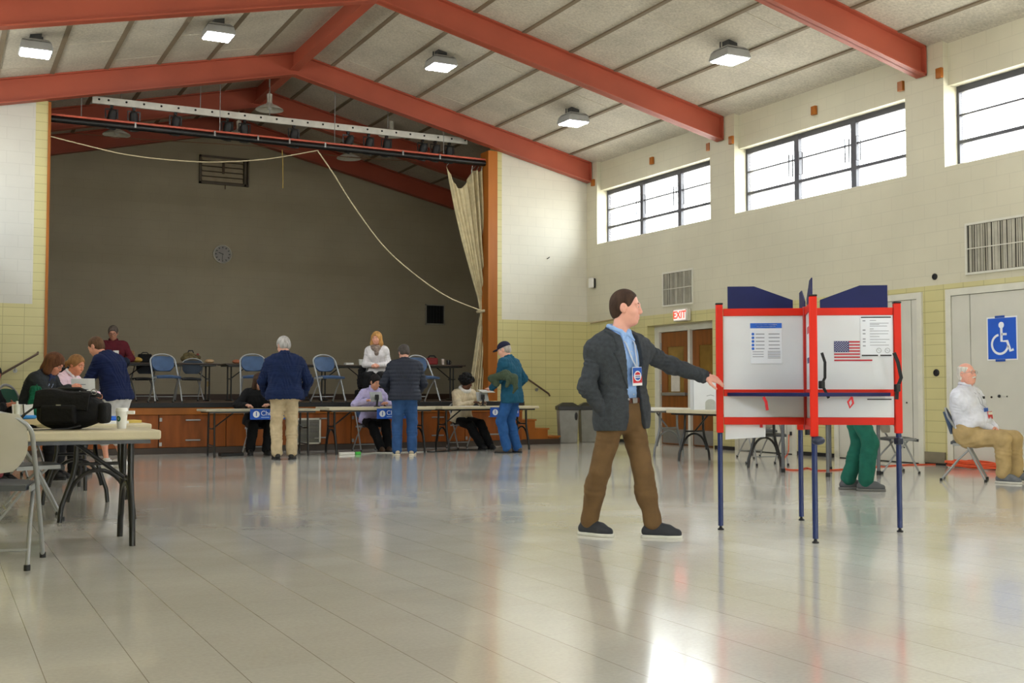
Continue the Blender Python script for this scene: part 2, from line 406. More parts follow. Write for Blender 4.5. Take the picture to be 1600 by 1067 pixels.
# ------------------------------------------------------------------ windows
def glassmat():
    N = NT('window glass'); t = N.n('ShaderNodeBsdfTransparent'); g = N.n('ShaderNodeBsdfGlossy', i_Roughness=.03)
    t.inputs[0].default_value = (.94, .95, .95, 1)
    mx = N.n('ShaderNodeMixShader', i_0=.06); N.l(t.outputs[0], mx.inputs[1]); N.l(g.outputs[0], mx.inputs[2]); N.l(mx.outputs[0], N.o.inputs[0]); return N.m
M_glass = glassmat()
def window(n, wall, a, b):
    s = 1 if wall > RIDGE else -1
    r = thing('window_%d' % n, None, None, (wall+s*.29, (a+b)/2, SILL)); struct(r)
    w = b-a; h = HEAD-SILL
    f = MB()
    for z, t in ((.03, .05), (h-.04, .10), (.37, .05)): f.cbox((0, 0, z), (.06, w, t))
    for y, t in ((-w/2+.02, .04), (w/2-.02, .04), (-w/6, .11), (w/6, .11)): f.cbox((0, y, h/2), (.07, t, h))
    f.cbox((.0, 0, .75), (.05, w, .026))
    f.build('frame', M_winframe, r, smooth=False)
    for k in range(3):
        g = MB(); y0 = -w/2+k*w/3; g.box((-.003, y0+.05, .04), (.003, y0+w/3-.05, h-.05)); g.build('pane', M_glass, r, smooth=False)
    for y in (-w/2+.09, -w/6-.12, -w/6+.12, w/6-.12, w/6+.12):
        q = MB(); q.tube([(-s*.05, y-.045, .46), (-s*.05, y-.045, .84), (-s*.05, y+.045, .86), (-s*.05, y+.045, .48)], .012, 6, closed=True); q.build('latch', M_winframe, r)
    sl = MB(); sl.box((-.27 if s > 0 else -.05, -w/2, -.005), (.05 if s > 0 else .27, w/2, .012)); sl.build('sill', M_white, r, smooth=False)
for k, (a, b) in enumerate(REAR_FILL):  # rear windows out of view, added for front fill light
    r = thing('window_%d' % (13+k), None, None, ((a+b)/2, RY-.15, .9)); struct(r); w, h = (b-a)/2, 2.4; f = MB()
    for x in (-w, -w/3, w/3, w): f.cbox((x*.985, 0, h/2), (.07, .06, h))
    for z in (.03, .8, h-.03): f.cbox((0, 0, z), (2*w, .06, .06))
    f.build('frame', M_winframe, r, smooth=False)
    for q in range(3): MB().box((-w+q*2*w/3+.05, -.003, .04), (-w+(q+1)*2*w/3-.05, .003, h-.05)).build('pane', M_glass, r, smooth=False)
for k, (a, b) in enumerate(BAYS):
    window(k+1, WX, a, b); window(k+7, LX, a, b)

# ------------------------------------------------------------------ doors of the right wall
def door_pair():
    r = thing('door_1', None, None, (WX+.22, 17.28, 0)); struct(r)
    a, b = DOOR[0]-17.28, DOOR[1]-17.28
    m = MB(); m.box((-.05, b-.16, 0), (.12, b, 2.3)); m.box((-.05, a, 0), (.12, a+.06, 2.3)); m.box((-.05, a+.06, 2.17), (.12, b-.16, 2.3)); m.box((-.06, -.13, 0), (.05, -.06, 2.2))
    m.build('frame', M_pale, r, smooth=False)
    for y0, y1 in ((-.06, b-.16), (a+.06, -.13)):
        y0 += .005; y1 -= .005
        l = MB(); cy = (y0+y1)/2
        l.box((0, y0, .01), (.045, y0+.2, 2.16)); l.box((0, y1-.2, .01), (.045, y1, 2.16)); l.box((0, y0+.2, .01), (.045, y1-.2, 1.0)); l.box((0, y0+.2, 1.88), (.045, y1-.2, 2.16))
        lf = l.build('door_leaf', M_door, r, smooth=False)
        MB().box((.015, y0+.2, 1.0), (.025, y1-.2, 1.88)).build('glass_lite', mat('wired door glass', (120, 92, 40), rough=.15, var=.3, scale=3), lf, smooth=False)
        q = MB(); q.box((-.075, y0+.08, .94), (-.045, y1-.08, 1.0)); q.box((-.06, y0+.08, .945), (0, y0+.13, .995)); q.box((-.06, y1-.13, .945), (0, y1-.08, .995))
        q.build('push_bar', M_steel, lf, bevel=.005)
        MB().box((-.004, y0+.03, .03), (0, y1-.03, .3)).build('kick_plate', M_steel, lf, smooth=False)
        h = MB()
        for z in (.3, 1.1, 1.9): h.cyl((-.012, y1 if y1 > 0 else y0, z-.06), (-.012, y1 if y1 > 0 else y0, z+.06), .014, 8)
        h.build('hinge', M_steel, lf)
        p = MB(); p.box((.008, cy-.12, 1.02), (.012, cy+.16, 1.36)); p.mat(1).box((.006, cy-.12, 1.34), (.008, cy+.16, 1.38))
        p.build('posted_paper', [mat('aged paper', (196, 190, 176), rough=.7), mat('dark red strip', (120, 30, 26))], lf, smooth=False)
    MB().box((.09, a+.06, 0), (.12, b-.16, 2.17)).build('vestibule_back', mat('dim vestibule', (110, 82, 40), var=.3, scale=2), r, smooth=False)
door_pair()
def white_door(n, y0, y1, top, splits=(), knob=None):
    r = thing('door_%d' % n, None, None, (WX, 0, 0)); struct(r)
    t = .09
    m = MB(); m.box((-.035, y0, 0), (0, y0+t, top)); m.box((-.035, y1-t, 0), (0, y1, top)); m.box((-.035, y0+t+.001, top-t), (0, y1-t-.001, top))
    m.build('frame', M_offw, r, smooth=False)
    ys = [y0+t]+list(splits)+[y1-t]
    for i in range(len(ys)-1):
        MB().box((-.02, ys[i]+.006, .015), (0, ys[i+1]-.006, top-t-.006)).build('door_leaf', M_wdoor, r, bevel=.004)
    g = MB(); g.box((-.004, y0+t, 0), (0, y1-t, top-t-.001)); g.build('gap', M_dark, r, smooth=False)
    if knob:
        k = MB()
        for yy, zz, rr in knob: k.ball((-.03, yy, zz), rr, 10, 6)
        k.build('lock', M_blackmetal, r)
white_door(2, 11.42, 13.18, 2.42, (11.62,), [(11.72, .86, .012), (11.78, .22, .012)])
white_door(3, 14.05, 15.6, 2.36, (14.28,))
white_door(4, 8.9, 11.0, 2.42, (10.60,), [(10.15, .96, .02), (10.27, .945, .014), (10.03, .955, .01)])

# ------------------------------------------------------------------ stage platform and its front
def stage():
    m = MB(); m.box((LX, SY+.02, SZ-.05), (9.95, FY+.3, SZ)); m.box((LX, FY+.3, SZ-.05), (WX, BY, SZ)); struct(m.build('stage_floor', M_stagefloor, smooth=False))
    r = thing('stage_front', None, None, (0, SY, 0)); struct(r)
    MB().box((LX, -.02, SZ-.075), (9.98, .03, SZ+.004)).build('black_nosing', M_black, r, bevel=.006)
    MB().box((LX, -.005, SZ-.19), (9.95, .04, SZ-.075)).build('fascia_board', M_orwood, r, bevel=.004)
    MB().box((LX, .045, 0), (9.95, .09, SZ-.19)).build('backing', M_dark, r, smooth=False)
    MB().box((LX, .01, 0), (9.95, .045, .1)).build('toe_board', mat('dark toe board', (62, 50, 42), rough=.5), r, smooth=False)
    xs = [LX, .55, 1.9, 3.27, 4.36, 5.45, 6.55, 7.65, 8.75, 9.95]
    for i in range(len(xs)-1):
        d = MB().box((xs[i]+.006, .015, .105), (xs[i+1]-.006, .045, SZ-.195)).build('access_door', M_apron, r, bevel=.004)
        cx = (xs[i]+xs[i+1])/2
        if i in (4,): continue
        for z in (.22, .55):
            q = MB(); q.box((cx-.12, -.008, z-.012), (cx+.12, .012, z+.012)); q.build('pull', M_steel, d, bevel=.006)
        for z in (.16, .56):
            q = MB(); q.box((xs[i]+.01, .004, z-.03), (xs[i]+.05, .015, z+.03)); q.build('hinge', M_steel, d, smooth=False)
    MB().box((9.91, .02, 0), (9.95, FY-SY, SZ-.05)).build('end_panel', M_orwood, r, smooth=False)
stage()
g = thing('floor_grille', 'white steel air grille set in the brown stage front', 'vent', (5.77, SY, 0))
m = MB(); m.box((-.22, -.012, .11), (-.19, .012, .56)); m.box((.19, -.012, .11), (.22, .012, .56)); m.box((-.22, -.012, .11), (.22, .012, .14)); m.box((-.22, -.012, .53), (.22, .012, .56)); m.build('frame', M_offw, g, smooth=False)
m = MB()
for k in range(16): m.box((-.19, -.006, .145+k*.0245), (.19, .008, .157+k*.0245))
m.box((-.012, -.01, .14), (.012, .0, .53)); m.build('louvre', mat('grey grille', (150, 150, 140), rough=.5), g, smooth=False)
MB().box((-.19, .008, .14), (.19, .013, .53)).build('backing', M_dark, g, smooth=False)

# steps along the wall at the right end of the stage
st = thing('stage_steps', 'varnished orange wooden steps going up to the right end of the stage', 'steps', (9.95, SY+.25, 0))
edges = [(0, .66), (.40, .485), (.68, .31), (.93, .16)]
prev = 0.0
for i, (xe, z) in enumerate(edges):
    x0 = 0 if i == 0 else edges[i-1][0]
    if xe == 0: continue
    MB().box((x0, 0, 0), (xe, FY-SY-.26, z-.03)).build('riser_box', M_orwood, st, smooth=False)
    MB().box((x0, -.02, z-.03), (xe+.03, FY-SY-.255, z)).build('tread', M_orwood, st, bevel=.006)
MB().box((-.0, -.015, 0), (.95, 0, .1)).build('skirting', mat('dark toe board', (62, 50, 42)), st, smooth=False)
def handrail(label, x0, z0, x1, z1, n):
    r = thing('handrail', label, 'handrail', (0, FY-.07, 0))
    s = 1 if x1 > x0 else -1
    m = MB(); m.tube([(x0, .05, z0+.02), (x0, 0, z0), (x1, 0, z1), (x1+s*.03, 0, z1-.05)], .019, 10); m.build('rail', mat('brown metal rail', (92, 74, 62), rough=.4, metal=.3), r)
    for k in range(n):
        t = (k+.55)/n; x = x0+(x1-x0)*t; z = z0+(z1-z0)*t
        b = MB(); b.tube([(x, 0, z-.015), (x, 0, z-.06), (x, .066, z-.075)], .009, 8); b.cyl((x, .055, z-.075), (x, .068, z-.075), .035, 14); b.build('bracket', M_steel, r)
handrail('dark metal handrail on yellow tile above the right stage steps', 10.3, 1.66, 11.42, .975, 2)
handrail('dark metal handrail on the yellow tile wall left of the stage opening', 1.56, 1.66, .3, .86, 2)

# ------------------------------------------------------------------ steel frame
def rafter(label, y, xa, xb, depth=.425):
    r = thing('roof_beam', label, 'beam', ((xa+xb)/2, y, 0), group='red roof beams')
    cx = (xa+xb)/2
    za, zb = zc(xa)-.005, zc(xb)-.005
    def band(m, top, bot, hw):
        m.prism([(xa-cx, za-bot), (xb-cx, zb-bot), (xb-cx, zb-top), (xa-cx, za-top)], 2*hw, Matrix.Translation((0, -hw, 0)))
    w = MB(); band(w, 0, depth, .012); w.build('web', M_red, r, smooth=False)
    f = MB(); band(f, depth-.022, depth, .095); f.build('bottom_flange', M_red, r, smooth=False)
    f = MB(); band(f, 0, .022, .095); f.build('top_flange', M_red, r, smooth=False)
    if xb > RIDGE+1 and y < FY+.1 or xa < RIDGE-1 and y < FY+.1:
        xe, ze = (xb-cx, zb) if xb > RIDGE+1 else (xa-cx, za)
        s = -1 if xb > RIDGE+1 else 1
        MB().box((xe+min(0, s*.02), -.095, ze-depth), (xe+max(0, s*.02), .095, ze)).build('end_plate', M_red, r, smooth=False)
FR = [(20.45, 'beside the stage opening'), (15.95, 'second from the stage in the hall'), (11.36, 'third from the stage in the hall'), (6.77, 'fourth from the stage')]
for y, w in FR:
    rafter('red steel roof beam %s, right slope down to the window wall' % w, y, RIDGE, WX-.02)
    rafter('red steel roof beam %s, left slope' % w, y, LX+.02, RIDGE)
for y, w in ((23.2, 'over the middle of the stage'), (25.85, 'against the back wall of the stage')):
    rafter('red steel roof beam %s, right slope' % w, y, RIDGE, WX-.02); rafter('red steel roof beam %s, left slope' % w, y, LX+.02, RIDGE)
for y0, y1, w in ((RY, 20.43, 'red steel ridge beam along the peak of the hall ceiling'), (20.47, 25.83, 'red steel ridge beam over the stage, beyond the opening')):
    r = thing('ridge_beam', w, 'beam', (RIDGE, (y0+y1)/2, ZR-.335)); L = (y1-y0)/2
    MB().box((-.012, -L, 0), (.012, L, .32)).build('web', M_red, r, smooth=False)
    MB().box((-.085, -L, -.01), (.085, L, .012)).build('bottom_flange', M_red, r, smooth=False)
# little brown blocks over the windows
for k, (x, y, z, w) in enumerate([(WX+.09, 18.23, 5.55, 'above the window nearest the stage'), (WX-.0, 20.30, 5.45, 'on the pier in the corner by the stage'), (WX+.09, 13.65, 5.52, 'above the middle window'), (WX-.0, 15.64, 5.43, 'on the pier left of the middle window'),
                              (WX+.04, 11.78, 5.45, 'at the right end of the middle window'), (WX-.0, 11.04, 5.45, 'on the pier left of the nearest window'), (WX+.04, 16.34, 5.45, 'at the right end of the window nearest the stage')]):
    MB().cbox((0, 0, 0), (.05, .10, .14)).build('wood_block', M_orwood, bevel=.005, loc=(x-.025, y, z))
    o = COL.objects[-1]; tag(o, 'small brown wood block %s' % w, 'block', 'brown wood blocks by the windows')
# ------------------------------------------------------------------ wall fittings
def slat_vent(label, y0, y1, z0, z1, dark):
    r = thing('wall_vent', label, 'vent', (WX, (y0+y1)/2, (z0+z1)/2)); w, h = (y1-y0)/2, (z1-z0)/2
    m = MB()
    for lo, hi in (((-.025, -w-.03, -h-.03), (0, w+.03, -h)), ((-.025, -w-.03, h), (0, w+.03, h+.03)), ((-.025, -w-.03, -h), (0, -w, h)), ((-.025, w, -h), (0, w+.03, h))): m.box(lo, hi)
    m.build('frame', M_offw, r, smooth=False)
    MB().box((-.004, -w, -h), (.0, w, h)).build('duct_opening', mat('dark duct', (60, 58, 50), rough=.9), r, smooth=False)
    s = MB(); n = int((2*w)/.034); rr = random.Random(int(y0*10))
    for k in range(n):
        y = -w+.017+k*.034; tilt = rr.uniform(-.3, .9) if rr.random() < dark else 1.25
        s.cbox((0, 0, 0), (.022, .004, 2*h-.01), Matrix.Translation((-.014, y+rr.uniform(-.008, .008), 0)) @ Matrix.Rotation(tilt-PI/2, 4, 'Z') @ Matrix.Rotation(rr.uniform(-.015, .015), 4, 'X'))
    s.build('louvre', mat('bent grey louvre', (168, 164, 148), rough=.5), r, smooth=False)
    MB().box((-.03, -w, -.006), (-.024, w, .006)).build('cross_bar', M_offw, r, smooth=False)
slat_vent('small grey wall vent with bent louvres above the exit sign', 16.83, 17.74, 2.66, 3.26, .35)
slat_vent('long wall vent with many bent dark louvres at the right edge', 8.6, 10.63, 2.62, 3.26, .8)
t = thing('thermostat', 'white rounded wall sensor high on the corner end of the window wall', 'sensor', (WX, 20.3, 3.31))
MB().cbox((-.03, 0, 0), (.06, .15, .20)).build('back_box', M_black, t, bevel=.02)
MB().cbox((-.075, .0, .0), (.05, .17, .22)).build('cover', M_white, t, bevel=.024, bseg=4)
for k, (y, z, r, l) in enumerate([(11.20, 2.62, .045, 'round black hole in the painted wall high above the yellow tile strip'), (11.20, 1.28, .05, 'round black knob on yellow tile beside the white door')]):
    o = MB().lathe([(r, 0), (r, .012), (r*.75, .02), (r*.7, .008), (0, .008)], seg=18, M=Matrix.Rotation(-PI/2, 4, 'Y')).build('wall_plug', M_black, loc=(WX, y, z)); tag(o, l, 'plug')
o = MB().box((-.02, -.20, 0), (0, .17, .15)).build('base_vent', mat('grey brown vent', (120, 112, 92), rough=.7), loc=(WX, 11.26, .03), smooth=False); tag(o, 'low grey brown plate at the foot of the tile between two white doors', 'vent')
o = MB().tube([(-.03, .95, 0), (-.03, .08, .03), (-.03, .02, .02), (-.03, 0, -.03), (-.03, 0, -.16)], .016, 10).build('conduit', mat('painted pipe', (176, 160, 130), rough=.5), loc=(WX, 19.45, 2.47)); tag(o, 'thin bent pipe on the wall behind the walking man', 'pipe')
# exit sign
e = thing('exit_sign', 'white exit sign with glowing red letters above the brown doors', 'sign', (WX-.06, 17.10, 2.44))
MB().cbox((.0, -.02, 0), (.09, .42, .23)).build('housing', M_pale, e, bevel=.01)
MB().cbox((-.047, -.0, 0), (.004, .37, .19)).build('face', mat('exit face', (240, 226, 220), emit=.25, var=0), e, smooth=False)
text('lettering', 'EXIT', .19, mat('exit red', (255, 40, 22), emit=1.3, var=0), e, textframe((-.051, .0, -.004), (0, -1, 0)), bold=True)
# blue wheelchair poster
p = thing('wheelchair_poster', 'blue and white wheelchair access poster taped on the white door', 'poster', (WX-.025, 10.09, 1.71))
MB().cbox((0, 0, 0), (.004, .47, .57)).build('sheet', mat('white paper', (232, 234, 236), rough=.7, var=.02), p, smooth=False)
MB().cbox((-.0035, 0, 0), (.003, .435, .535)).build('blue_field', mat('poster blue', (10, 84, 196), rough=.55, var=.05), p, smooth=False)
M_isa = mat('poster white', (228, 232, 238), rough=.6, var=.02)
s = MB()                                                   # u runs to the right as seen from the room (-Y)
def U(u, v): return (-.0065, -u, v)
s.lathe([(0, 0), (.042, 0), (.042, .003), (0, .003)], seg=20, M=Matrix.Translation((-.0055, .005, .175)) @ Matrix.Rotation(-PI/2, 4, 'Y'))
s.bar([U(-.005, .16), U(-.005, -.035), U(.08, -.035), U(.13, -.165), U(.175, -.145)], .036, .003, up=(1, 0, 0))
s.bar([U(-.005, .055), U(.075, .055)], .03, .003, up=(1, 0, 0))
s.bar([U(*q) for q in [(-.03+.125*math.cos(a), -.075+.125*math.sin(a)) for a in [R_(100+k*13.2) for k in range(20)]]], .03, .003, up=(1, 0, 0))
s.build('wheelchair_symbol', M_isa, p, smooth=False)
for z in (.285, -.285): MB().cbox((-.003, .03, z), (.004, .15, .03)).build('tape', mat('blue tape', (24, 72, 160), rough=.6), p, smooth=False)

# stage back wall
c = thing('wall_clock', 'round wall clock with pale rim high on the stage back wall', 'clock', (5.885, BY, 4.19))
rot = Matrix.Rotation(PI/2, 4, 'X')
MB().lathe([(.0, 0), (.215, 0), (.215, .045), (.195, .055), (.188, .03), (0, .03)], seg=36, M=rot).build('rim', mat('clock rim', (206, 204, 194), rough=.3, metal=.2), c)
MB().lathe([(0, .031), (.19, .031), (.19, .034), (0, .034)], seg=36, M=rot).build('dial', mat('grey dial', (138, 134, 130), rough=.35), c)
for k in range(12):
    m = MB(); a = k*PI/6; m.cbox((0, 0, 0), (.022, .004, .034), Matrix.Translation((.155*math.sin(a), -.036, .155*math.cos(a))) @ Matrix.Rotation(a, 4, 'Y'))
    m.build('hour_mark', M_black, c, smooth=False)
for L, w, a, nm in ((.10, .016, R_(292), 'hour_hand'), (.14, .011, R_(185), 'minute_hand')):
    MB().box((-w/2, -.044, -.02), (w/2, -.040, L), Matrix.Rotation(a, 4, 'Y')).build(nm, M_black, c, smooth=False)
v = thing('louvre_vent', 'wide metal louvre vent high on the stage back wall', 'vent', (5.90, BY, 6.13))
m = MB(); w, h = .57, .33
for lo, hi in (((-w, -.06, -h), (w, 0, -h+.05)), ((-w, -.06, h-.05), (w, 0, h)), ((-w, -.06, -h), (-w+.05, 0, h)), ((w-.11, -.06, -h), (w-.06, 0, h)), ((w-.03, -.08, -h), (w, 0, h))): m.box(lo, hi)
m.build('frame', mat('dark vent frame', (92, 82, 68), rough=.6), v, smooth=False)
m = MB()
for k in range(5): m.cbox((0, 0, 0), (2*w-.2, .01, .105), Matrix.Translation((-.04, -.035, -h+.115+k*.118)) @ Matrix.Rotation(R_(-24), 4, 'X'))
m.build('blade', mat('vent blade', (172, 160, 136), rough=.6), v, smooth=False)
MB().box((-w, -.006, -h), (w, 0, h)).build('duct_opening', mat('dim duct', (70, 60, 46), rough=.9), v, smooth=False)
m = MB(); m.cbox((-.03, -.075, .05), (.05, .03, .25)); m.tube([(.02, -.06, -h), (.02, -.06, -h-.1)], .012, 6); m.build('actuator', mat('rusty lever', (84, 66, 44), rough=.6), v)
v = thing('return_vent', 'square dark return air vent low on the stage back wall beside the curtain', 'vent', (11.235, BY, 2.96))
m = MB(); w, h = .27, .26
for lo, hi in (((-w, -.02, -h), (w, 0, -h+.035)), ((-w, -.02, h-.035), (w, 0, h)), ((-w, -.02, -h), (-w+.035, 0, h)), ((w-.035, -.02, -h), (w, 0, h))): m.box(lo, hi)
m.build('frame', mat('grey vent frame', (150, 146, 132), rough=.5), v, smooth=False); MB().box((-w, -.005, -h), (w, 0, h)).build('duct_opening', M_dark, v, smooth=False)
m = MB()
for k in range(6): m.box((-w+.07+k*.08, -.012, -h+.03), (-w+.078+k*.08, -.004, h-.03))
m.build('blade', mat('black blade', (24, 24, 24), rough=.6), v, smooth=False)
o = MB().cbox((0, 0, 0), (.08, .02, .12)).build('wall_outlet', mat('brass plate', (150, 128, 84), rough=.4, metal=.4), loc=(5.6, BY-.012, SZ+.36), bevel=.004); tag(o, 'brass outlet plate low on the stage back wall', 'outlet')

# ------------------------------------------------------------------ ceiling lamps of the hall
M_lamp = mat('lamp diffuser', (246, 250, 255), emit=26.0, var=0)
M_lamph = mat('grey lamp housing', (160, 162, 162), rough=.4, metal=.1)
def ceiling_lamp(x, y, label):
    s = -1 if x > RIDGE else 1
    r = thing('ceiling_lamp', label, 'lamp', (x, y, zc(x)), group='square lamps on the hall ceiling')
    m = MB(); m.cbox((0, 0, -.05), (.16, .16, .14)); m.tube([(-.1, .1, .02), (-.1, .1, -.1)], .012, 6); m.tube([(.1, .1, .02), (.1, .1, -.1)], .012, 6); m.build('bracket', mat('dark lamp bracket', (60, 62, 62), rough=.5), r)
    m = MB(); a, b = .165, .215
    for z0, z1, p, q in ((-.09, -.135, .16, .205), (-.135, -.27, .205, .235)):
        vs = [(-p, -p, z0), (p, -p, z0), (p, p, z0), (-p, p, z0), (-q, -q, z1), (q, -q, z1), (q, q, z1), (-q, q, z1)]
        m.add(vs, [(0, 1, 2, 3), (4, 5, 1, 0), (5, 6, 2, 1), (6, 7, 3, 2), (7, 4, 0, 3)] + ([(7, 6, 5, 4)] if z1 < -.2 else []))
    m.build('housing', M_lamph, r, bevel=.02, bseg=3)
    MB().cbox((0, 0, -.272), (.41, .41, .03)).build('diffuser', M_lamp, r, bevel=.012, bseg=3)
LAMPS = [(1.25, 17.95, 'square lit ceiling lamp at the left end of the row'), (3.92, 17.85, 'square lit ceiling lamp left of the ridge beam'), (7.78, 17.85, 'square lit ceiling lamp right of the ridge beam, first of three'),
         (10.58, 18.05, 'square lit ceiling lamp lowest on the right slope near the first window'), (10.63, 13.45, 'square lit ceiling lamp above the middle window, nearest of all'),
         (1.25, 9.0, 'square lit ceiling lamp overhead on the left slope'), (10.6, 8.9, 'square lit ceiling lamp overhead on the right slope'), (7.8, 8.9, 'square lit ceiling lamp overhead right of the ridge'),
         (3.9, 4.4, 'square lit ceiling lamp behind the camera on the left slope'), (7.8, 4.4, 'square lit ceiling lamp behind the camera on the right slope'), (3.9, 9.0, 'square lit ceiling lamp overhead left of the ridge')]
for l in LAMPS: ceiling_lamp(*l)

# pendant dishes over the stage (switched off)
def pendant(px, py, Y, label, rad=.27):
    c = onY(px, py, Y); zt = zc(c.x)-.02
    r = thing('pendant_lamp', label, 'lamp', c, group='pale dish lamps over the stage')
    H = zt-c.z
    m = MB(); m.cyl((0, 0, .30), (0, 0, max(.34, H)), .014, 8); m.build('stem', M_pale, r)
    MB().lathe([(.02, .34), (.055, .32), (.05, .16), (.075, .12), (.16, .085), (rad, .02), (rad+.01, 0), (rad-.02, .012), (.14, .07), (.0, .10)], seg=24).build('shade', mat('dish enamel', (232, 230, 220), rough=.35), r)
    MB().ball((0, 0, .045), .05, 12, 8).build('bulb', M_white, r)
pendant(421, 172, 22.1, 'pale dish lamp hanging beside the ridge beam above the white lighting bar')
pendant(182, 211, 24.4, 'pale dish lamp at the left below the black pipe over the stage')
pendant(373, 212, 24.6, 'pale dish lamp half hidden behind the pipe near the stage centre')
pendant(545, 248, 24.5, 'pale dish lamp below the pipe at right of the stage centre')
pendant(612, 212, 22.3, 'pale dish lamp behind the right part of the white lighting bar')

# ------------------------------------------------------------------ stage rigging
def hang(r, x, z0, dz):
    MB().cyl((x, 0, z0), (x, 0, z0+dz), .007, 6).build('hanger', M_steel, r)
b = thing('lighting_bar', 'long white drilled lighting bar hung across the stage opening', 'bar', (0, 21.0, 6.205)); bx0, bx1 = 2.41, 9.75
MB().box((bx0, -.03, -.063), (bx1, .03, .063)).build('channel', mat('white batten', (206, 204, 196), rough=.45), b, bevel=.004)
k = 0; x = bx0+.11
while x < bx1-.05:
    MB().lathe([(0, 0), (.02, 0), (.02, .004), (0, .004)], seg=10, M=Matrix.Translation((x, -.03, .012)) @ Matrix.Rotation(PI/2, 4, 'X')).build('hole', M_dark, b, smooth=False); x += .16 if k == 0 else .305; k += 1
for x in (2.9, 4.3, 5.6, 6.9, 8.0, 9.2): hang(b, x, .06, zc(x)-6.24)
pp = thing('curtain_pipe', 'long black curtain pipe with a red top rail across the stage', 'pipe', (0, 20.72, 5.72)); a0, a1 = 1.71, 10.12
MB().tube([(a0, 0, 0), (a1, 0, 0)], .055, 12).build('black_pipe', M_blackmetal, pp)
MB().box((a0, -.03, .06), (a1, .02, .092)).build('red_rail', mat('bright red oxide rail', (186, 84, 62), rough=.5), pp, smooth=False)
for x in (3.1, 4.5, 5.3, 5.9, 6.6, 8.2, 9.0): MB().cbox((x, -.04, .03), (.03, .03, .09)).build('clip', M_steel, pp, smooth=False)
for x in (2.2, 4.6, 6.8, 9.1): hang(pp, x, .09, zc(x)-5.83)
def spot(px, py, label, tilt, big=1.0):
    c = onY(px, py, 21.0); r = thing('stage_light', label, 'light', (c.x, 21.0, 6.125), group='black stage lights under the white bar')
    M = Matrix.Translation((0, 0, -.23)) @ Matrix.Rotation(tilt, 4, 'Y') @ Matrix.Rotation(R_(25), 4, 'X')
    MB().lathe([(0, .17), (.05, .17), (.075, .12), (.08, -.06), (.105*big, -.09), (.11*big, -.17), (.095*big, -.165), (0, -.12)], seg=16, M=M).build('housing', M_black, r)
    m = MB(); m.bar([(-.1, 0, -.22), (-.105, 0, -.06), (.105, 0, -.06), (.1, 0, -.22)], .03, .008, up=(0, 1, 0)); m.build('yoke', M_blackmetal, r, smooth=False)
    m = MB(); m.tube([(0, 0, -.06), (0, 0, .012)], .012, 8); m.cbox((0, 0, -.012), (.05, .07, .05)); m.build('clamp', M_blackmetal, r)
for k, (px, t, w) in enumerate([(174, .15, 'first from the left'), (209, -.1, 'second from the left'), (274, .05, 'third from the left, standing alone'), (355, .1, 'left one of a pair below the ridge beam'), (382, -.2, 'right one of the pair below the ridge beam'), (459, .0, 'alone at the centre, square shaped'),
                                (544, .35, 'first of three right of centre'), (576, .1, 'middle of three right of centre'), (604, -.05, 'last of three right of centre'), (660, .1, 'first of the right end trio'), (680, .05, 'middle of the right end trio'), (702, -.1, 'last of the right end trio, nearest the curtain')]):
    spot(px, 200, 'black stage light under the white bar, %s' % w, t, 1.15 if k == 5 else 1)
M_rope = mat('pale rope', (196, 184, 150), rough=.8); M_rope2 = mat('thin brown cable', (120, 84, 60), rough=.8)
def rope(name, label, pts, r, m, n=36):
    P = [Vector(p) for p in pts]; out = []
    for i in range(len(P)-1):                                   # Catmull-Rom
        p0, p1, p2, p3 = P[max(i-1, 0)], P[i], P[i+1], P[min(i+2, len(P)-1)]
        for k in range(n//(len(P)-1)+1):
            t = k/(n//(len(P)-1)+1)
            out.append(.5*((2*p1)+(p2-p0)*t+(2*p0-5*p1+4*p2-p3)*t*t+(3*p1-p0-3*p2+p3)*t**3))
    out.append(P[-1]); o = MB().tube(out, r, 6).build(name, m); return tag(o, label, 'rope')
rope('rope', 'pale rope sagging from the left stage post to the black pipe', [onY(x, y, 20.62) for x, y in ((79, 213), (130, 226), (200, 242), (280, 251), (345, 253), (420, 248), (496, 235))], .010, M_rope)
rope('rope', 'pale rope slanting from the black pipe down to the tied curtain', [onY(x, y, 20.62) for x, y in ((496, 235), (520, 270), (555, 325), (600, 385), (650, 430), (700, 464), (751, 485))], .012, M_rope)
rope('cable', 'thin dark cable sagging behind the black pipe over the stage', [onY(x, y, 22.8) for x, y in ((110, 207), (200, 216), (330, 224), (430, 231), (540, 245), (650, 252))], .008, M_rope2)
rope('cord', 'short yellow cord hanging straight down near the stage centre', [onY(x, y, 20.66) for x, y in ((441, 234), (442, 262), (442, 294))], .007, mat('yellow cord', (150, 126, 60), rough=.8), 6)

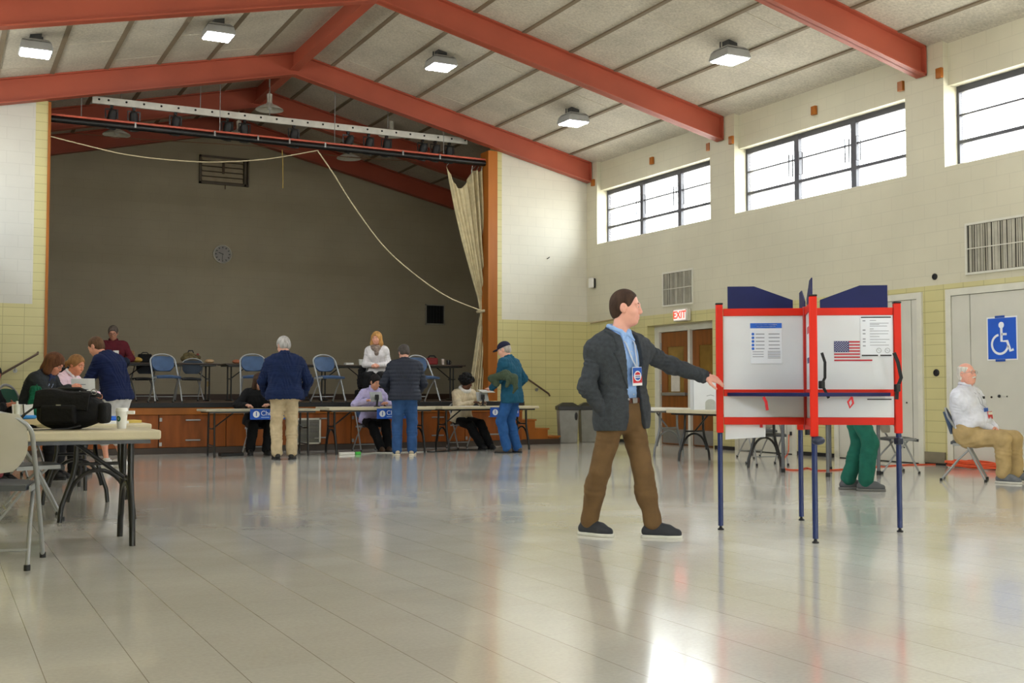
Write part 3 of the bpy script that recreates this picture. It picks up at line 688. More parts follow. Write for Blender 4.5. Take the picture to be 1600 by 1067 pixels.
# ------------------------------------------------------------------ stage curtain, tied back at the right
def curtain():
    Y0 = 20.82
    rows = [(262, 699, 766), (285, 703, 766), (330, 712, 766), (380, 724, 765), (430, 738, 765), (465, 748, 764), (484, 751, 762), (492, 752, 761), (510, 750, 764), (560, 743, 766), (600, 737, 766), (627, 733, 767)]
    E = []
    for y, a, b in rows: E.append((onY(a, y, Y0).x, onY(b, y, Y0).x, (onY(a, y, Y0).z+onY(b, y, Y0).z)/2))
    zs = [e[2] for e in E]
    def fn(u, v):
        t = v*(len(E)-1); i = min(int(t), len(E)-2); f = t-i; f = f*f*(3-2*f) if False else f
        a = E[i][0]*(1-f)+E[i+1][0]*f; b = E[i][1]*(1-f)+E[i+1][1]*f; z = E[i][2]*(1-f)+E[i+1][2]*f
        wd = b-a
        x = a+wd*u
        fold = (.055+.05*min(1, wd/.9))*math.sin(u*2*PI*8.5+.6*math.sin(3*v))+.03*math.sin(u*2*PI*19+2*v)
        fold *= .22+.78*min(1, max(0, (u-.42)/.16)) if v < .55 else .22+.78*min(1, max(0, (u-.42*(1-(v-.55)/.1))/.16)) if v < .65 else 1
        droop = 0
        if v < .25:
            k = 1-v/.25
            droop = k*.44*max(0, math.sin(PI*min(1, u/.62)))**1.2 if u < .62 else k*.05*abs(math.sin((u-.62)*PI/.38*4))
        return (x, Y0+.05+fold*.8*(1 if i < 5 or i > 7 else .55), z-droop)
    r = thing('stage_curtain', 'pale tan stage curtain tied back at the right of the opening', 'curtain', (0, 0, 0))
    MB().grid(fn, 150, 60, .006).build('drape', cloth('tan curtain', (196, 184, 148), bump=.15), r, smooth=180)
    zt = E[6][2]-.02; xa, xb = E[6][0]-.03, E[6][1]+.04
    MB().tube([( (xa+xb)/2+(xb-xa)/2*math.cos(a), Y0+.05+.14*math.sin(a), zt+.02*math.cos(a)) for a in [2*PI*k/24 for k in range(24)]], .03, 8, closed=True).build('tie_band', cloth('tan band', (206, 194, 160)), r)
    for k in range(7): u = .0 if k == 0 else .55+.075*(k-1); p = fn(u, 0); MB().tube([p, (p[0]+.01, 20.78, 5.66)], .008, 6).build('hook', M_steel, r)
curtain()

o = MB().tube([(0, .05, 0), (0, -.02, 0), (.02, -.05, .02), (.035, -.03, .03)], .010, 6).build('wall_hook', M_black, loc=tuple(onY(855, 404, FY))); tag(o, 'small dark hook on the white wall right of the stage', 'hook')
# ------------------------------------------------------------------ folding tables
M_ttop = mat('beige plastic table top', (198, 188, 160), rough=.5, var=.07, scale=5, bump=.1, bscale=120)
M_ttopw = mat('white plastic table top', (226, 224, 214), rough=.45, var=.04)
M_tdark = mat('dark laminate table top', (66, 54, 44), rough=.4, var=.15)
M_tedge = mat('grey table edge', (120, 116, 106), rough=.5)
def make_table(label, L, W, h, top, leg, group, style='arch', thick=.05, rc=.019, n=(1, -1)):
    """folding table, long side along local x"""
    r = thing('folding_table', label, 'table', group=group)
    m = MB(); m.cbox((0, 0, h-thick/2), (L, W, thick)); tp = m.build('tabletop', top, r, bevel=min(.014, thick*.3), bseg=3)
    m = MB(); m.cbox((0, 0, h-thick-.012), (L-.12, W-.1, .03)); m.build('under_frame', leg, r, smooth=False)
    z1 = h-thick-.01
    for sx in n:
        x = sx*(L/2-.16)
        if style == 'arch':
            for sy in (1, -1):
                MB().tube([(x, sy*.16, z1), (x, sy*.165, .47), (x, sy*.185, .36), (x, sy*.225, .24), (x, sy*.265, .12), (x, sy*.278, 0)], rc, 10).build('leg', leg, r)
            MB().tube(arc((x, 0, .12), (.225, .28), R_(8), R_(172), 15, (0, 1, 0)), rc*.85, 8).build('leg_arch', leg, r)
        elif style == 'straight':
            for sy in (1, -1):
                MB().tube([(x, sy*.2, z1), (x, sy*.24, 0)], rc, 10).build('leg', leg, r)
            MB().tube([(x, -.225, .18), (x, .225, .18)], rc*.7, 8).build('stretcher', leg, r)
        else:                                            # close twin posts on a T foot
            for sy in (1, -1): MB().tube([(x+sy*.035, 0, z1), (x+sy*.035, 0, .03)], rc, 8).build('leg', leg, r)
            MB().tube([(x, -.27, .02), (x, .27, .02)], .02, 8).build('foot_bar', leg, r)
        MB().tube([(x-sx*.02, 0, z1-.26), (x-sx*.36, 0, z1)], rc*.7, 8).build('brace', leg, r)
        MB().tube([(x, -.17, z1-.26), (x, .17, z1-.26)], rc*.7, 8).build('crossbar', leg, r)
    return r
def put(o, x, y, rz=0, z=0):
    o.location = (x, y, z); o.rotation_euler = (0, 0, rz); return o
put(make_table('beige folding table with black arched legs, nearest at the left edge, black bag on it', 1.83, .75, .765, M_ttop, M_blackmetal, 'folding tables on the left side', thick=.062, rc=.021), .435, 8.08)
put(make_table('beige folding table just behind the nearest left table, papers and yellow pad on it', 1.86, .76, .765, M_ttop, M_blackmetal, 'folding tables on the left side', thick=.045), 1.17, 10.2, PI/2)
put(make_table('beige folding table farthest back on the left, in front of the two seated women', 1.70, .72, .755, M_ttop, M_blackmetal, 'folding tables on the left side', thick=.045), .72, 12.62)
put(make_table('grey topped check-in folding table with straight legs, leftmost of the three', 1.80, .70, .745, mat('grey table top', (176, 170, 148), rough=.5), M_blackmetal, 'check-in tables before the stage', 'straight', thick=.035, rc=.016), 4.60, 17.74)
put(make_table('beige check-in folding table, middle one of the three before the stage', 1.86, .72, .765, M_ttop, M_blackmetal, 'check-in tables before the stage', thick=.05), 6.57, 17.74)
put(make_table('beige check-in folding table, rightmost of the three, beside the stage steps', 1.86, .72, .765, M_ttop, M_blackmetal, 'check-in tables before the stage', thick=.045), 8.55, 17.74)
put(make_table('beige folding table with a white screen on it, in front of the brown doors', 1.9, .78, .755, M_ttop, M_blackmetal, 'folding tables by the window wall', thick=.05), 9.99, 12.76, PI/2)
put(make_table('white folding table with grey legs, farthest back near the exit doors', 1.7, .76, .76, M_ttopw, mat('grey table legs', (112, 114, 116), rough=.4, metal=.4), 'folding tables by the window wall', thick=.045), 10.35, 15.4, PI/2)
for x, w in ((4.02, 'left dark folding table on the stage, bags on it'), (6.03, 'dark folding table on the stage behind the second and third blue chairs'), (7.62, 'dark folding table on the stage behind the blonde woman'), (9.12, 'right dark folding table on the stage, red bag on it')):
    t = put(make_table(w, 1.90 if x < 7 else (1.2 if x < 9 else 1.45), .74, .74, M_tdark, M_blackmetal, 'dark tables on the stage', 'twin', thick=.03, rc=.016), x, 22.5 if x < 9 else 21.6, 0, SZ)

# ------------------------------------------------------------------ folding chairs
M_cgrey = mat('grey chair steel', (150, 152, 152), rough=.4, metal=.25, var=.05)
M_cgreyd = mat('dark grey seat', (74, 78, 84), rough=.5)
M_cbeige = mat('beige steel back', (176, 172, 160), rough=.45, var=.05)
M_cblue = cloth('blue vinyl pad', (62, 84, 116), rough=.5, bump=.08)
M_cblack = mat('charcoal seat', (40, 42, 46), rough=.5)
def make_chair(label, back, seat, tube, group, padded=True):
    """folding chair facing local +y, seat centre over the origin"""
    r = thing('folding_chair', label, 'chair', group=group)
    w = .215
    def side(s): return [(s*w*1.02, .20, .012), (s*w, .0, .44), (s*w*.98, -.10, .56)]
    # main hoop: from the front feet up to the top of the back
    P = [(-w*1.04, .21, .012), (-w, .01, .43), (-w*.98, -.16, .70)]
    P += [(-w*.98*math.cos(a)+0, -.165-.05*math.sin(a), .70+.125*math.sin(a)) for a in [R_(k*15) for k in range(1, 12)]]
    P += [(w*.98, -.16, .70), (w, .01, .43), (w*1.04, .21, .012)]
    MB().tube(P, .0125, 9).build('frame', tube, r)
    for s in (1, -1):
        MB().tube([(s*(w-.03), .10, .42), (s*(w-.02), -.08, .24), (s*(w-.005), -.26, .012)], .0115, 9).build('leg', tube, r)
        for y, q in ((.21, w*1.04), (-.26, w-.005)): MB().cyl((s*q, y, 0), (s*q, y, .03), .0165, 10).build('foot_cap', M_black, r)
        MB().bar([(s*(w-.015), .19, .425), (s*(w-.015), -.13, .415)], .012, .03).build('seat_rail', tube, r, smooth=False)
    MB().tube([(-w+.012, -.2, .10), (w-.012, -.2, .10)], .008, 7).build('stretcher', tube, r)
    def st(u, v):
        x = (u-.5)*2; y = (v-.5)*2
        k = 1-.09*max(0, -y)
        return (x*.198*k, .035+y*.19, .437+.018*(1-x*x)*(1-y*y*y*y)+(.012 if padded else .0)-.012*max(0, y)**3)
    MB().grid(lambda u, v: st(u, v), 13, 13, .032).build('seat', seat, r, smooth=60)
    hh = .115 if padded else .15
    def bk(u, v):
        a = (u-.5)*2; b = (v-.5)*2
        sx = .186*(1-.42*max(0, -b)**2.4)*(1-.22*max(0, b)**4)
        z = .665+b*hh+.012*(1-a*a)*b; y = -.135-.30*(z-.6)-.028*(1-a*a)
        return (a*sx, y, z)
    MB().grid(lambda u, v: bk(1-u, v), 13, 11, .026 if padded else .012).build('backrest', back, r, smooth=60)
    return r
on_stage = 'blue folding chairs on the stage'
for px, py, d, rz, lab in ((258, 628.5, 18.9, 186, 'blue padded folding chair at stage edge, leftmost of the row'), (396, 628, 18.9, 172, 'blue padded folding chair on the stage partly behind the white haired man'),
                       (513, 627.5, 19.3, 188, 'blue padded folding chair at stage edge between the white haired man and the blonde woman'), (661, 627, 19.6, 192, 'blue padded folding chair on the stage behind the man in the quilted jacket')):
    p = at(px, py, d); put(make_chair(lab, M_cblue, M_cblue, M_cgrey, on_stage), p.x, p.y, R_(rz), SZ)
for px, d, rz, lab in ((222, 21.9, 12, 'dark chair tucked behind the left stage table beside the man in maroon'), (296, 21.9, 4, 'dark chair pushed under the left stage table below the brown flowers')):
    p = at(px, 620, d); put(make_chair(lab, mat('slate vinyl pad', (60, 70, 84), rough=.5), M_cblack, M_cgrey, on_stage), p.x, p.y, R_(rz+180 if False else rz), SZ)
CH = {}
def chair(key, x, y, deg, lab, pal='grey', z=0):
    b, s, t, pad = {'grey': (M_cbeige, M_cgreyd, M_cgrey, False), 'navy': (M_cblue, M_cgreyd, M_cgrey, True), 'black': (M_cblack, M_cblack, M_cgrey, True)}[pal]
    o = put(make_chair(lab, b, s, t, 'grey folding chairs on the hall floor', pad), x, y, R_(deg), z); CH[key] = o; return o
c = chair('near', .33, 7.34, -12, 'grey steel folding chair cut by the left edge, back towards the camera'); c.scale = (1.10, 1.12, 1.09)
chair('tuck', .72, 9.80, -90, 'grey folding chair tucked beside the second left table, seat showing under the nearest table')
c = chair('elder', 10.585, 9.15, -98, 'grey folding chair carrying the old man by the white door', 'navy')
chair('behind', 10.35, 12.35, 160, 'grey folding chair under the table behind the left booth panel')
chair('behind2', 11.35, 13.75, 175, 'grey folding chair by the white door farther back, seen below the booth')
chair('side', 10.78, 10.42, -112, 'grey folding chair seen through the legs on the right below the booth')

# ------------------------------------------------------------------ voting booth: four panels round a centre
M_bred = mat('bright red booth plastic', (214, 34, 6), rough=.5, var=.04, spec=.3)
M_bnavy = mat('navy booth plastic', (16, 26, 82), rough=.55, var=.08, spec=.3)
M_bleg = mat('navy booth leg', (20, 40, 92), rough=.35, var=.05)
M_bwhite = mat('white booth panel', (214, 217, 222), rough=.35, var=.02)
M_strap = mat('black webbing', (18, 18, 20), rough=.7)
FEET = [onfloor(x, y) for x, y in ((1126.3, 827.5), (1274.3, 848.5), (1406.3, 831.0), (1252.3, 813.0))]   # left, front, right, back foot
BC = (FEET[0]+FEET[1]+FEET[2]+FEET[3])/4; BC.z = 0; AR = .655
booth = thing('voting_booth', 'red, white and navy four sided voting booth with privacy panels', 'voting booth', BC)
def armM(k): v = FEET[k % 4]-BC; return Matrix.Rotation(math.atan2(v.y, v.x), 4, 'Z') @ Matrix.Diagonal((v.length/AR, 1, 1, 1))
def tr(M, p): return tuple(M @ Vector(p))
ZT = 1.665
for k in range(4):
    M = armM(k)
    MB().box((AR-.026, -.026, .715), (AR+.026, .026, ZT), M).build('post', M_bred, booth, bevel=.006)
    MB().box((AR-.028, -.028, ZT), (AR+.028, .028, ZT+.012), M).build('post_cap', M_black, booth, bevel=.004)
    lg = MB().tube([tr(M, (AR, 0, .03)), tr(M, (AR, 0, .72))], .019, 12).build('leg', M_bleg, booth)
    f = MB(); f.lathe([(.022, 0), (.024, .008), (.012, .016), (.008, .03), (0, .03)], tr(M, (AR, 0, 0))); f.build('foot', M_black, lg)
    for z0, z1, nm in ((ZT-.085, ZT-.03, 'top_rail'), (.985, 1.035, 'middle_rail'), (.775, .83, 'bottom_rail')):
        MB().box((.02, -.014, z0), (AR-.03, .014, z1), M).build(nm, M_bred, booth, bevel=.003)
    MB().box((.02, -.005, 1.03), (AR-.03, .005, ZT-.085), M).build('upper_panel', M_bwhite, booth, smooth=False)
    MB().box((.02, -.005, .83), (AR-.03, .005, .985), M).build('lower_panel', M_bwhite, booth, smooth=False)
    # navy topper, tall outside and low inside
    x0, x1 = (.10, AR-.065); zb = ZT-.03
    po = [(x0, zb), (x1, zb), (x1, zb+.165), (x1-.20, zb+.165), (x0, zb+.06)]
    MB().prism(po, .008, M @ Matrix.Translation((0, -.004, 0))).build('topper', M_bnavy, booth, smooth=False)
MB().box((-.028, -.028, .74), (.028, .028, ZT-.02), armM(0)).build('centre_post', mat('dark red booth plastic', (176, 24, 12), rough=.4), booth, bevel=.004)
MB().tube([(0, 0, .70), (0, 0, .75)], .02, 10).build('centre_socket', M_black, booth)
for k in range(4):                                     # a shelf in each quarter
    a, b = armM(k), armM(k+1); o = .055
    q = [Vector(tr(a, (.05, .02, 0))), Vector(tr(a, (AR-.055, .02, 0))), Vector(tr(b, (AR-.055, -.02, 0))), Vector(tr(b, (.05, -.02, 0)))]
    n = len(q); z0, z1 = .985, 1.012
    MB().add([(p.x, p.y, z0) for p in q]+[(p.x, p.y, z1) for p in q], [(3, 2, 1, 0), (4, 5, 6, 7)]+[(i, (i+1) % 4, (i+1) % 4+4, i+4) for i in range(4)]).build('shelf', M_bnavy, booth, bevel=.004)
def strapM(px, pts, d, w=.02, m=M_strap, name='strap'):
    P = [at(x, y, d)-BC for x, y in pts]; MB().bar(P, w, .004, up=_fw).build(name, m, booth, smooth=False)
strapM(0, [(1284, 551), (1289, 566), (1289, 590), (1284, 600), (1290, 612), (1295, 622)], 8.02)
strapM(0, [(1397, 551), (1403, 566), (1408, 590), (1402, 606), (1401, 624)], 8.05, .026)
M_redstrap = mat('red webbing', (206, 28, 40), rough=.6)
strapM(0, [(1193, 620), (1197, 628), (1199, 641)], 8.0, .02, M_redstrap, 'red_strap')
strapM(0, [(1331, 620), (1325, 628), (1328, 637), (1333, 630), (1331, 620)], 7.85, .014, M_redstrap, 'red_strap')
for px, py in ((1284, 601), (1402, 606)): MB().cbox(at(px, py, 8.0)-BC, (.04, .03, .055)).build('buckle', M_black, booth, bevel=.006)
# clamps on the legs under the panels
q = at(1272, 688, 7.56)-BC
m = MB(); m.ball(q+Vector((0, -.04, 0)), (.055, .03, .03)); m.build('leg_clamp', mat('dark navy clamp', (22, 32, 58), rough=.4), booth)
q = at(1404, 689, 8.13)-BC
MB().cbox(q, (.05, .05, .05)).build('leg_clamp', mat('dark navy clamp', (22, 32, 58)), booth, bevel=.008)
# sheets on the booth
M_sheet = mat('white sheet', (226, 230, 238), rough=.6, var=.02); M_ink = mat('grey ink', (148, 152, 162), rough=.7); M_inkd = mat('dark ink', (34, 34, 38), rough=.7)
M_hdr = mat('header blue', (36, 100, 204), rough=.6, var=.03)
ux = (FEET[2]-FEET[0]).normalized(); ux.z = 0                 # towards the right arm
def onpanel(px, py, side=-1):
    """pixel to the face of the long panel that runs from the left arm to the right arm"""
    nrm = Vector((-ux.y, ux.x, 0)); nrm = nrm if nrm.dot(_fw) < 0 else -nrm
    r = ray(px, py); p0 = BC+nrm*.006; t = (p0-CAM).dot(nrm)/r.dot(nrm); return CAM+r*t, nrm
def sheet(name, label, cat, px0, py0, px1, py1, parts):
    a, n = onpanel(px0, py0); b, _ = onpanel(px1, py1)
    w = (b-a).dot(ux); h = a.z-b.z; c = (a+b)/2+n*.0015; r = thing(name, label, cat, c)
    F = Matrix.Translation((0, 0, 0)) @ frame((0, 0, 0), ux)      # local x right, y away from the viewer, z up
    MB().cbox((0, 0, 0), (w, .0016, h), F).build('sheet', M_sheet, r, smooth=False)
    for nm, m, rects in parts:
        for x0, y0, x1, y1 in rects:                             # fractions from the top left corner
            MB().box(((x0-.5)*w, -.0018, (.5-y1)*h), ((x1-.5)*w, -.0009, (.5-y0)*h), F).build(nm, m, r, smooth=False)
    return r, F, w, h
rows = [.27, .36, .45, .54, .63]
sh, F, w, h = sheet('instruction_sheet', 'white instruction sheet with blue header and blue dots on the left booth panel', 'notice', 1172, 505, 1222, 568,
    [('header', M_hdr, [(0, 0, 1, .125)]), ('text_line', M_ink, [(.17, y-.012, .45, y+.012) for y in rows]+[(.58, y-.012, .93, y+.012) for y in rows]+[(.07, y, .42, y+.018) for y in (.70, .76, .82)]+[(.55, y, .95, y+.018) for y in (.69, .73, .77, .81, .85)]), ('header_text', M_sheet, [(.15, .03, .85, .05), (.2, .075, .8, .09)])])
for y in rows: MB().lathe([(0, 0), (.0105, 0), (.0105, .001), (0, .001)], seg=14, M=F @ Matrix.Translation(((.085-.5)*w, -.001, (.5-y)*h)) @ Matrix.Rotation(PI/2, 4, 'X')).build('bullet', M_hdr, sh, smooth=False)
sh, F, w, h = sheet('ballot_sheet', 'white ballot instruction sheet with black bars, upper right of the right booth panel', 'notice', 1344, 494, 1394, 557,
    [('black_bar', M_inkd, [(.02, .015, .98, .045), (.03, .955, .55, .99), (.62, .955, .98, .99)]), ('text_line', M_ink, [(.30, y, .30+u, y+.014) for y, u in ((.10, .2), (.17, .6), (.24, .55), (.31, .12), (.36, .6), (.43, .58), (.50, .3), (.57, .62), (.64, .5), (.71, .6), (.20, .3))]+[(.07, y, .16, y+.03) for y in (.10, .33, .42, .55, .62, .72)])])
for xx in (.58, .85):
    MB().tube([tr(F, ((xx-.5)*w+.017*math.cos(a), -.0012, (.5-.85)*h+.017*math.sin(a))) for a in [2*PI*k/20 for k in range(20)]], .0012, 5, closed=True).build('round_mark', M_inkd, sh)
    MB().bar([tr(F, ((xx-.5)*w-.009, -.0012, (.5-.83)*h)), tr(F, ((xx-.5)*w+.009, -.0012, (.5-.87)*h))], .003, .001, up=(0, 0, 1)).build('pen_mark', M_inkd, sh, smooth=False)
# flag printed on the right panel
a, n = onpanel(1303, 533); b, _ = onpanel(1363, 564)
FL = frame((0, 0, 0), ux); c0 = a+n*.0012-BC; fw_, fh_ = (onpanel(1363, 564)[0]-a).dot(ux), a.z-b.z
M_fred = mat('flag red', (190, 34, 52), rough=.5, var=.02); M_fblue = mat('flag blue', (40, 46, 104), rough=.5, var=.02)
T0 = Matrix.Translation(c0)
for k in range(7):
    sx = .38 if k < 4 else 0; ex = .68 if k < 6 else 1.0
    MB().box((sx*fw_, -.0008, -(2*k+1)*fh_/13), (ex*fw_, 0, -2*k*fh_/13), T0 @ FL).build('flag_stripe', M_fred, booth, smooth=False)
MB().box((0, -.0009, -7.2*fh_/13), (.395*fw_, 0, 0), T0 @ FL).build('flag_canton', M_fblue, booth, smooth=False)
m = MB()
for r_ in range(9):
    for c_ in range(6 if r_ % 2 == 0 else 5):
        x = (.028+.066*c_+(0 if r_ % 2 == 0 else .033))*fw_; z = -(.6+.74*r_)*fh_/13
        P5 = []
        for q in range(10):
            R = .0042 if q % 2 == 0 else .0018; a_ = PI/2+q*PI/5; P5.append((x+R*math.cos(a_), z+R*math.sin(a_)))
        m.prism(P5, .0006, T0 @ FL @ Matrix.Translation((0, -.0015, 0)))
m.build('flag_stars', M_sheet, booth, smooth=False)['kind'] = 'stuff'
MB().box((0, -.0008, -.008), ((onpanel(1393, 622)[0]-onpanel(1355, 622)[0]).dot(ux), 0, 0), Matrix.Translation(onpanel(1355, 623)[0]+n*.001-BC) @ FL).build('printed_line', M_inkd, booth, smooth=False)
# poster on the front arm, seen edge-on, and the loose white board under the left panel
Mf = armM(1)
p = thing('voting_poster', 'narrow white poster with red top on the front booth panel, seen nearly edge on', 'poster', BC)
MB().box((.18, -.0085, 1.13), (.52, -.0055, 1.50), Mf).build('sheet', M_sheet, p, smooth=False)
MB().box((.20, -.0095, 1.43), (.50, -.0085, 1.48), Mf).build('red_band', M_fred, p, smooth=False)
MB().box((.20, -.0095, 1.22), (.50, -.0085, 1.26), Mf).build('blue_band', M_fblue, p, smooth=False)
p = thing('white_board', 'plain white card hanging below the left booth panel', 'card', BC)
a, _ = onpanel(1134, 662); b, _ = onpanel(1196, 686)
vs = [onpanel(x, y)[0]-BC-n*.03 for x, y in ((1134, 660), (1197, 660), (1197, 683), (1134, 687))]
m = MB(); vv = [tuple(v) for v in vs]+[tuple(v-n*.004) for v in vs]; m.add(vv, [(0, 3, 2, 1), (4, 5, 6, 7), (0, 1, 5, 4), (1, 2, 6, 5), (2, 3, 7, 6), (3, 0, 4, 7)]); m.build('card', M_bwhite, p, smooth=False)
m = MB(); m.bar([onpanel(1190, 657)[0]-BC-n*.02, onpanel(1190, 668)[0]-BC-n*.02], .02, .006, up=tuple(n)); m.build('clip', M_fred, p, smooth=False)

# grey legged writing stand behind the booth
M_gl = mat('grey stand leg', (96, 98, 102), rough=.4, metal=.3)
s = thing('writing_stand', 'grey legged stand with dark fittings, seen through the booth legs', 'stand', (9.92, 10.67, 0))
MB().cbox((0, 0, .78), (.9, .95, .03)).build('top', M_bnavy, s, bevel=.006)
for x, y in ((-.37, .42), (-.39, -.40), (.39, -.44), (.39, .40)):
    lg = MB().tube([(x, y, .03), (x, y, .77)], .022, 10).build('leg', M_gl, s); MB().cyl((x, y, 0), (x, y, .05), .028, 10).build('foot_cap', M_black, lg)
for x, y in ((-.39, -.44), (.39, -.48)): MB().cbox((x-.06, y, .69), (.09, .05, .14)).build('hinge_box', M_black, s, bevel=.01)

# tabletop things by the doors
pb = thing('privacy_screen', 'folded white tabletop privacy screen with grey arch mark on the table by the doors', 'screen', (9.92, 13.15, .755))
c = at(1104, 615, 15.9); 
rtv = _rt
for nm, a, b in (('panel', -.19, .17), ):
    o0 = Vector((10.16, 12.95, .755)); F = frame((0, 0, 0), rtv)
    MB().box((a, 0, 0), (b, .008, .44), F).build('panel', mat('white card screen', (222, 226, 232), rough=.6, var=.02), pb, smooth=False)
    MB().box((a, 0, 0), (a+.008, .30, .44), F).build('side_panel', mat('white card screen', (222, 226, 232)), pb, smooth=False)
    MB().box((b-.008, 0, 0), (b, .30, .44), F).build('side_panel', mat('white card screen', (222, 226, 232)), pb, smooth=False)
    MB().prism([(-.02, .0), (.13, .0)]+[(.055+.075*math.cos(t), .09+.06*math.sin(t)) for t in [PI*k/10 for k in range(11)]], .002, F @ Matrix.Translation((0, -.003, .005))).build('arch_mark', mat('grey print', (176, 180, 176), rough=.6), pb, smooth=False)
    MB().bar([tr(F, (.0, -.002, .2)), tr(F, (.06, -.002, .215)), tr(F, (.11, -.002, .2))], .008, .002, up=_fw).build('script_mark', M_ink, pb, smooth=False)
o = MB().lathe([(0, 0), (.022, 0), (.022, .003), (0, .003)], seg=14, M=Matrix.Rotation(PI/2, 4, 'X')).build('red_sticker', mat('red sticker', (230, 60, 34), emit=0), loc=(10.26, 11.808, .725)); tag(o, 'small round red sticker on the table edge near the booth', 'sticker')

# trash bins
def bin_(x, y, h, label, rz):
    r = thing('trash_bin', label, 'bin', (x, y, 0), rz)
    w, d = .20, .17
    m = MB(); vs = [(-w*.86, -d*.86, 0), (w*.86, -d*.86, 0), (w*.86, d*.86, 0), (-w*.86, d*.86, 0), (-w, -d, h-.13), (w, -d, h-.13), (w, d, h-.13), (-w, d, h-.13)]
    m.add(vs, [(3, 2, 1, 0), (4, 5, 6, 7), (0, 1, 5, 4), (1, 2, 6, 5), (2, 3, 7, 6), (3, 0, 4, 7)]); m.build('body', mat('grey plastic bin', (136, 136, 130), rough=.55), r, bevel=.015)
    m = MB(); m.box((-w-.02, -d-.02, h-.15), (w+.02, d+.02, h-.07)); vs = [(-w-.01, -d-.01, h-.07), (w+.01, -d-.01, h-.07), (w+.01, d+.01, h-.07), (-w-.01, d+.01, h-.07), (-w*.5, -d*.4, h), (w*.5, -d*.4, h), (w*.5, d*.4, h), (-w*.5, d*.4, h)]
    m.add(vs, [(4, 5, 6, 7), (0, 1, 5, 4), (1, 2, 6, 5), (2, 3, 7, 6), (3, 0, 4, 7)]); m.build('lid', mat('black bag lid', (24, 24, 24), rough=.45), r, bevel=.01)
    b = MB(); b.ball((w*.7, -d-.015, h-.27), (.03, .02, .08)); b.build('bag_knot', mat('black bag lid', (24, 24, 24)), r)
bin_(11.25, 19.45, .80, 'grey trash bin with black liner beside the stage steps', R_(-20))
bin_(11.80, 19.55, .80, 'grey trash bin half hidden behind the walking man', R_(-20))

# orange extension cord
M_cord = mat('orange cord', (226, 88, 44), rough=.5)
pts = [Vector((WX-.03, 14.16, .33)), Vector((WX-.1, 14.14, .31)), onfloor(1232, 705, .28), onfloor(1226, 716, .16), onfloor(1225, 727, .02), onfloor(1229, 733, .009), onfloor(1247, 734, .009), onfloor(1262, 731, .009), onfloor(1278, 735, .009), onfloor(1318, 733, .009), onfloor(1368, 729, .009), onfloor(1420, 726, .009), onfloor(1470, 725.5, .009), onfloor(1500, 727, .009)]
rng = random.Random(3); cx, cy = onfloor(1520, 732.5).xy
for k in range(70):
    a = k*.83; rr = .30+.22*rng.random(); pts.append(Vector((cx+.42*rr*math.cos(a), cy+rr*math.sin(a)*.85, .012+.001*k+.03*rng.random())))
pts += [onfloor(1555, 731, .009), onfloor(1600, 734, .009)]
o = rope('extension_cord', 'long orange extension cord coiled on the floor behind the old man', pts, .009, M_cord, 190); o['category'] = 'cord'
o = MB().cbox((-.015, 0, 0), (.03, .045, .06)).build('cord_plug', M_black, loc=(WX-.02, 14.16, .34), bevel=.008); tag(o, 'black plug of the orange cord in the white door frame', 'plug')

# ------------------------------------------------------------------ left tables: bag, cup, papers
M_bag = mat('black nylon', (9, 9, 10), rough=.75, spec=.25, var=.3, scale=10, bump=.5, bscale=45)
bg_ = thing('camera_bag', 'black camera shoulder bag on the nearest left table', 'bag', (.83, 8.12, .765))
F = frame((0, 0, 0), _rt)
def bagfn(u, v):
    a = 2*PI*u; t = v
    cx_, cz_ = abs(math.cos(a))**.55*math.copysign(1, math.cos(a)), abs(math.sin(a))**.55*math.copysign(1, math.sin(a))
    bul = math.sin(PI*min(1, max(0, t)))**.35 if 0 < t < 1 else 0.02
    x = (t-.5)*.46
    return tr(F, (x, cx_*.13*max(bul, .03), .125+cz_*(.125+.01*math.sin(5*t))*max(bul, .03)))
MB().grid(bagfn, 36, 19, closed_u=True).build('body', M_bag, bg_, smooth=60)
MB().grid(lambda u, v: tr(F, (-.20+.36*u, -.145+.28*v, .245+.022*math.sin(PI*v)+.012*math.sin(7*u)-(.10*max(0, .15-v)/.15)-.05*max(0, (u-.75)*4)**2*.5)), 16, 14, .02).build('lid', M_bag, bg_, smooth=60)
MB().cbox((0, 0, 0), (.24, .06, .13), F @ Matrix.Translation((-.03, -.135, .10))).build('front_pocket', M_bag, bg_, bevel=.025, bseg=3)
MB().cbox((0, 0, 0), (.06, .14, .14), F @ Matrix.Translation((.225, 0, .11))).build('side_pocket', M_bag, bg_, bevel=.025, bseg=3)
MB().bar([tr(F, p) for p in ((-.22, 0, .17), (-.29, -.06, .10), (-.33, -.12, .03), (-.27, -.26, .012), (-.18, -.31, .008), (-.09, -.33, .006), (.0, -.29, .01), (.06, -.20, .012), (.12, -.15, .03))], .035, .006).build('strap', M_strap, bg_, smooth=False)
MB().tube([tr(F, p) for p in ((-.12, 0, .255), (-.08, -.01, .272), (.06, -.01, .272), (.10, 0, .255))], .012, 8).build('handle', M_strap, bg_)
MB().tube([tr(F, (.17+.018*math.cos(t), -.05, .252+.018*math.sin(t))) for t in [2*PI*k/14 for k in range(14)]], .004, 6, closed=True).build('ring', M_steel, bg_)
MB().cbox((0, 0, 0), (.03, .004, .008), F @ Matrix.Translation((-.02, -.168, .165))).build('badge', M_steel, bg_, smooth=False)
c = onfloor(190, 669.5, .765)
cup = thing('coffee_cup', 'white takeaway coffee cup with green round logo on the nearest left table', 'cup', c)
F2 = frame((0, 0, 0), _rt)
MB().lathe([(.029, 0), (.030, .003), (.039, .115), (.0395, .118), (0, .118)], seg=28).build('body', mat('white paper cup', (236, 236, 234), rough=.5, var=.01), cup)
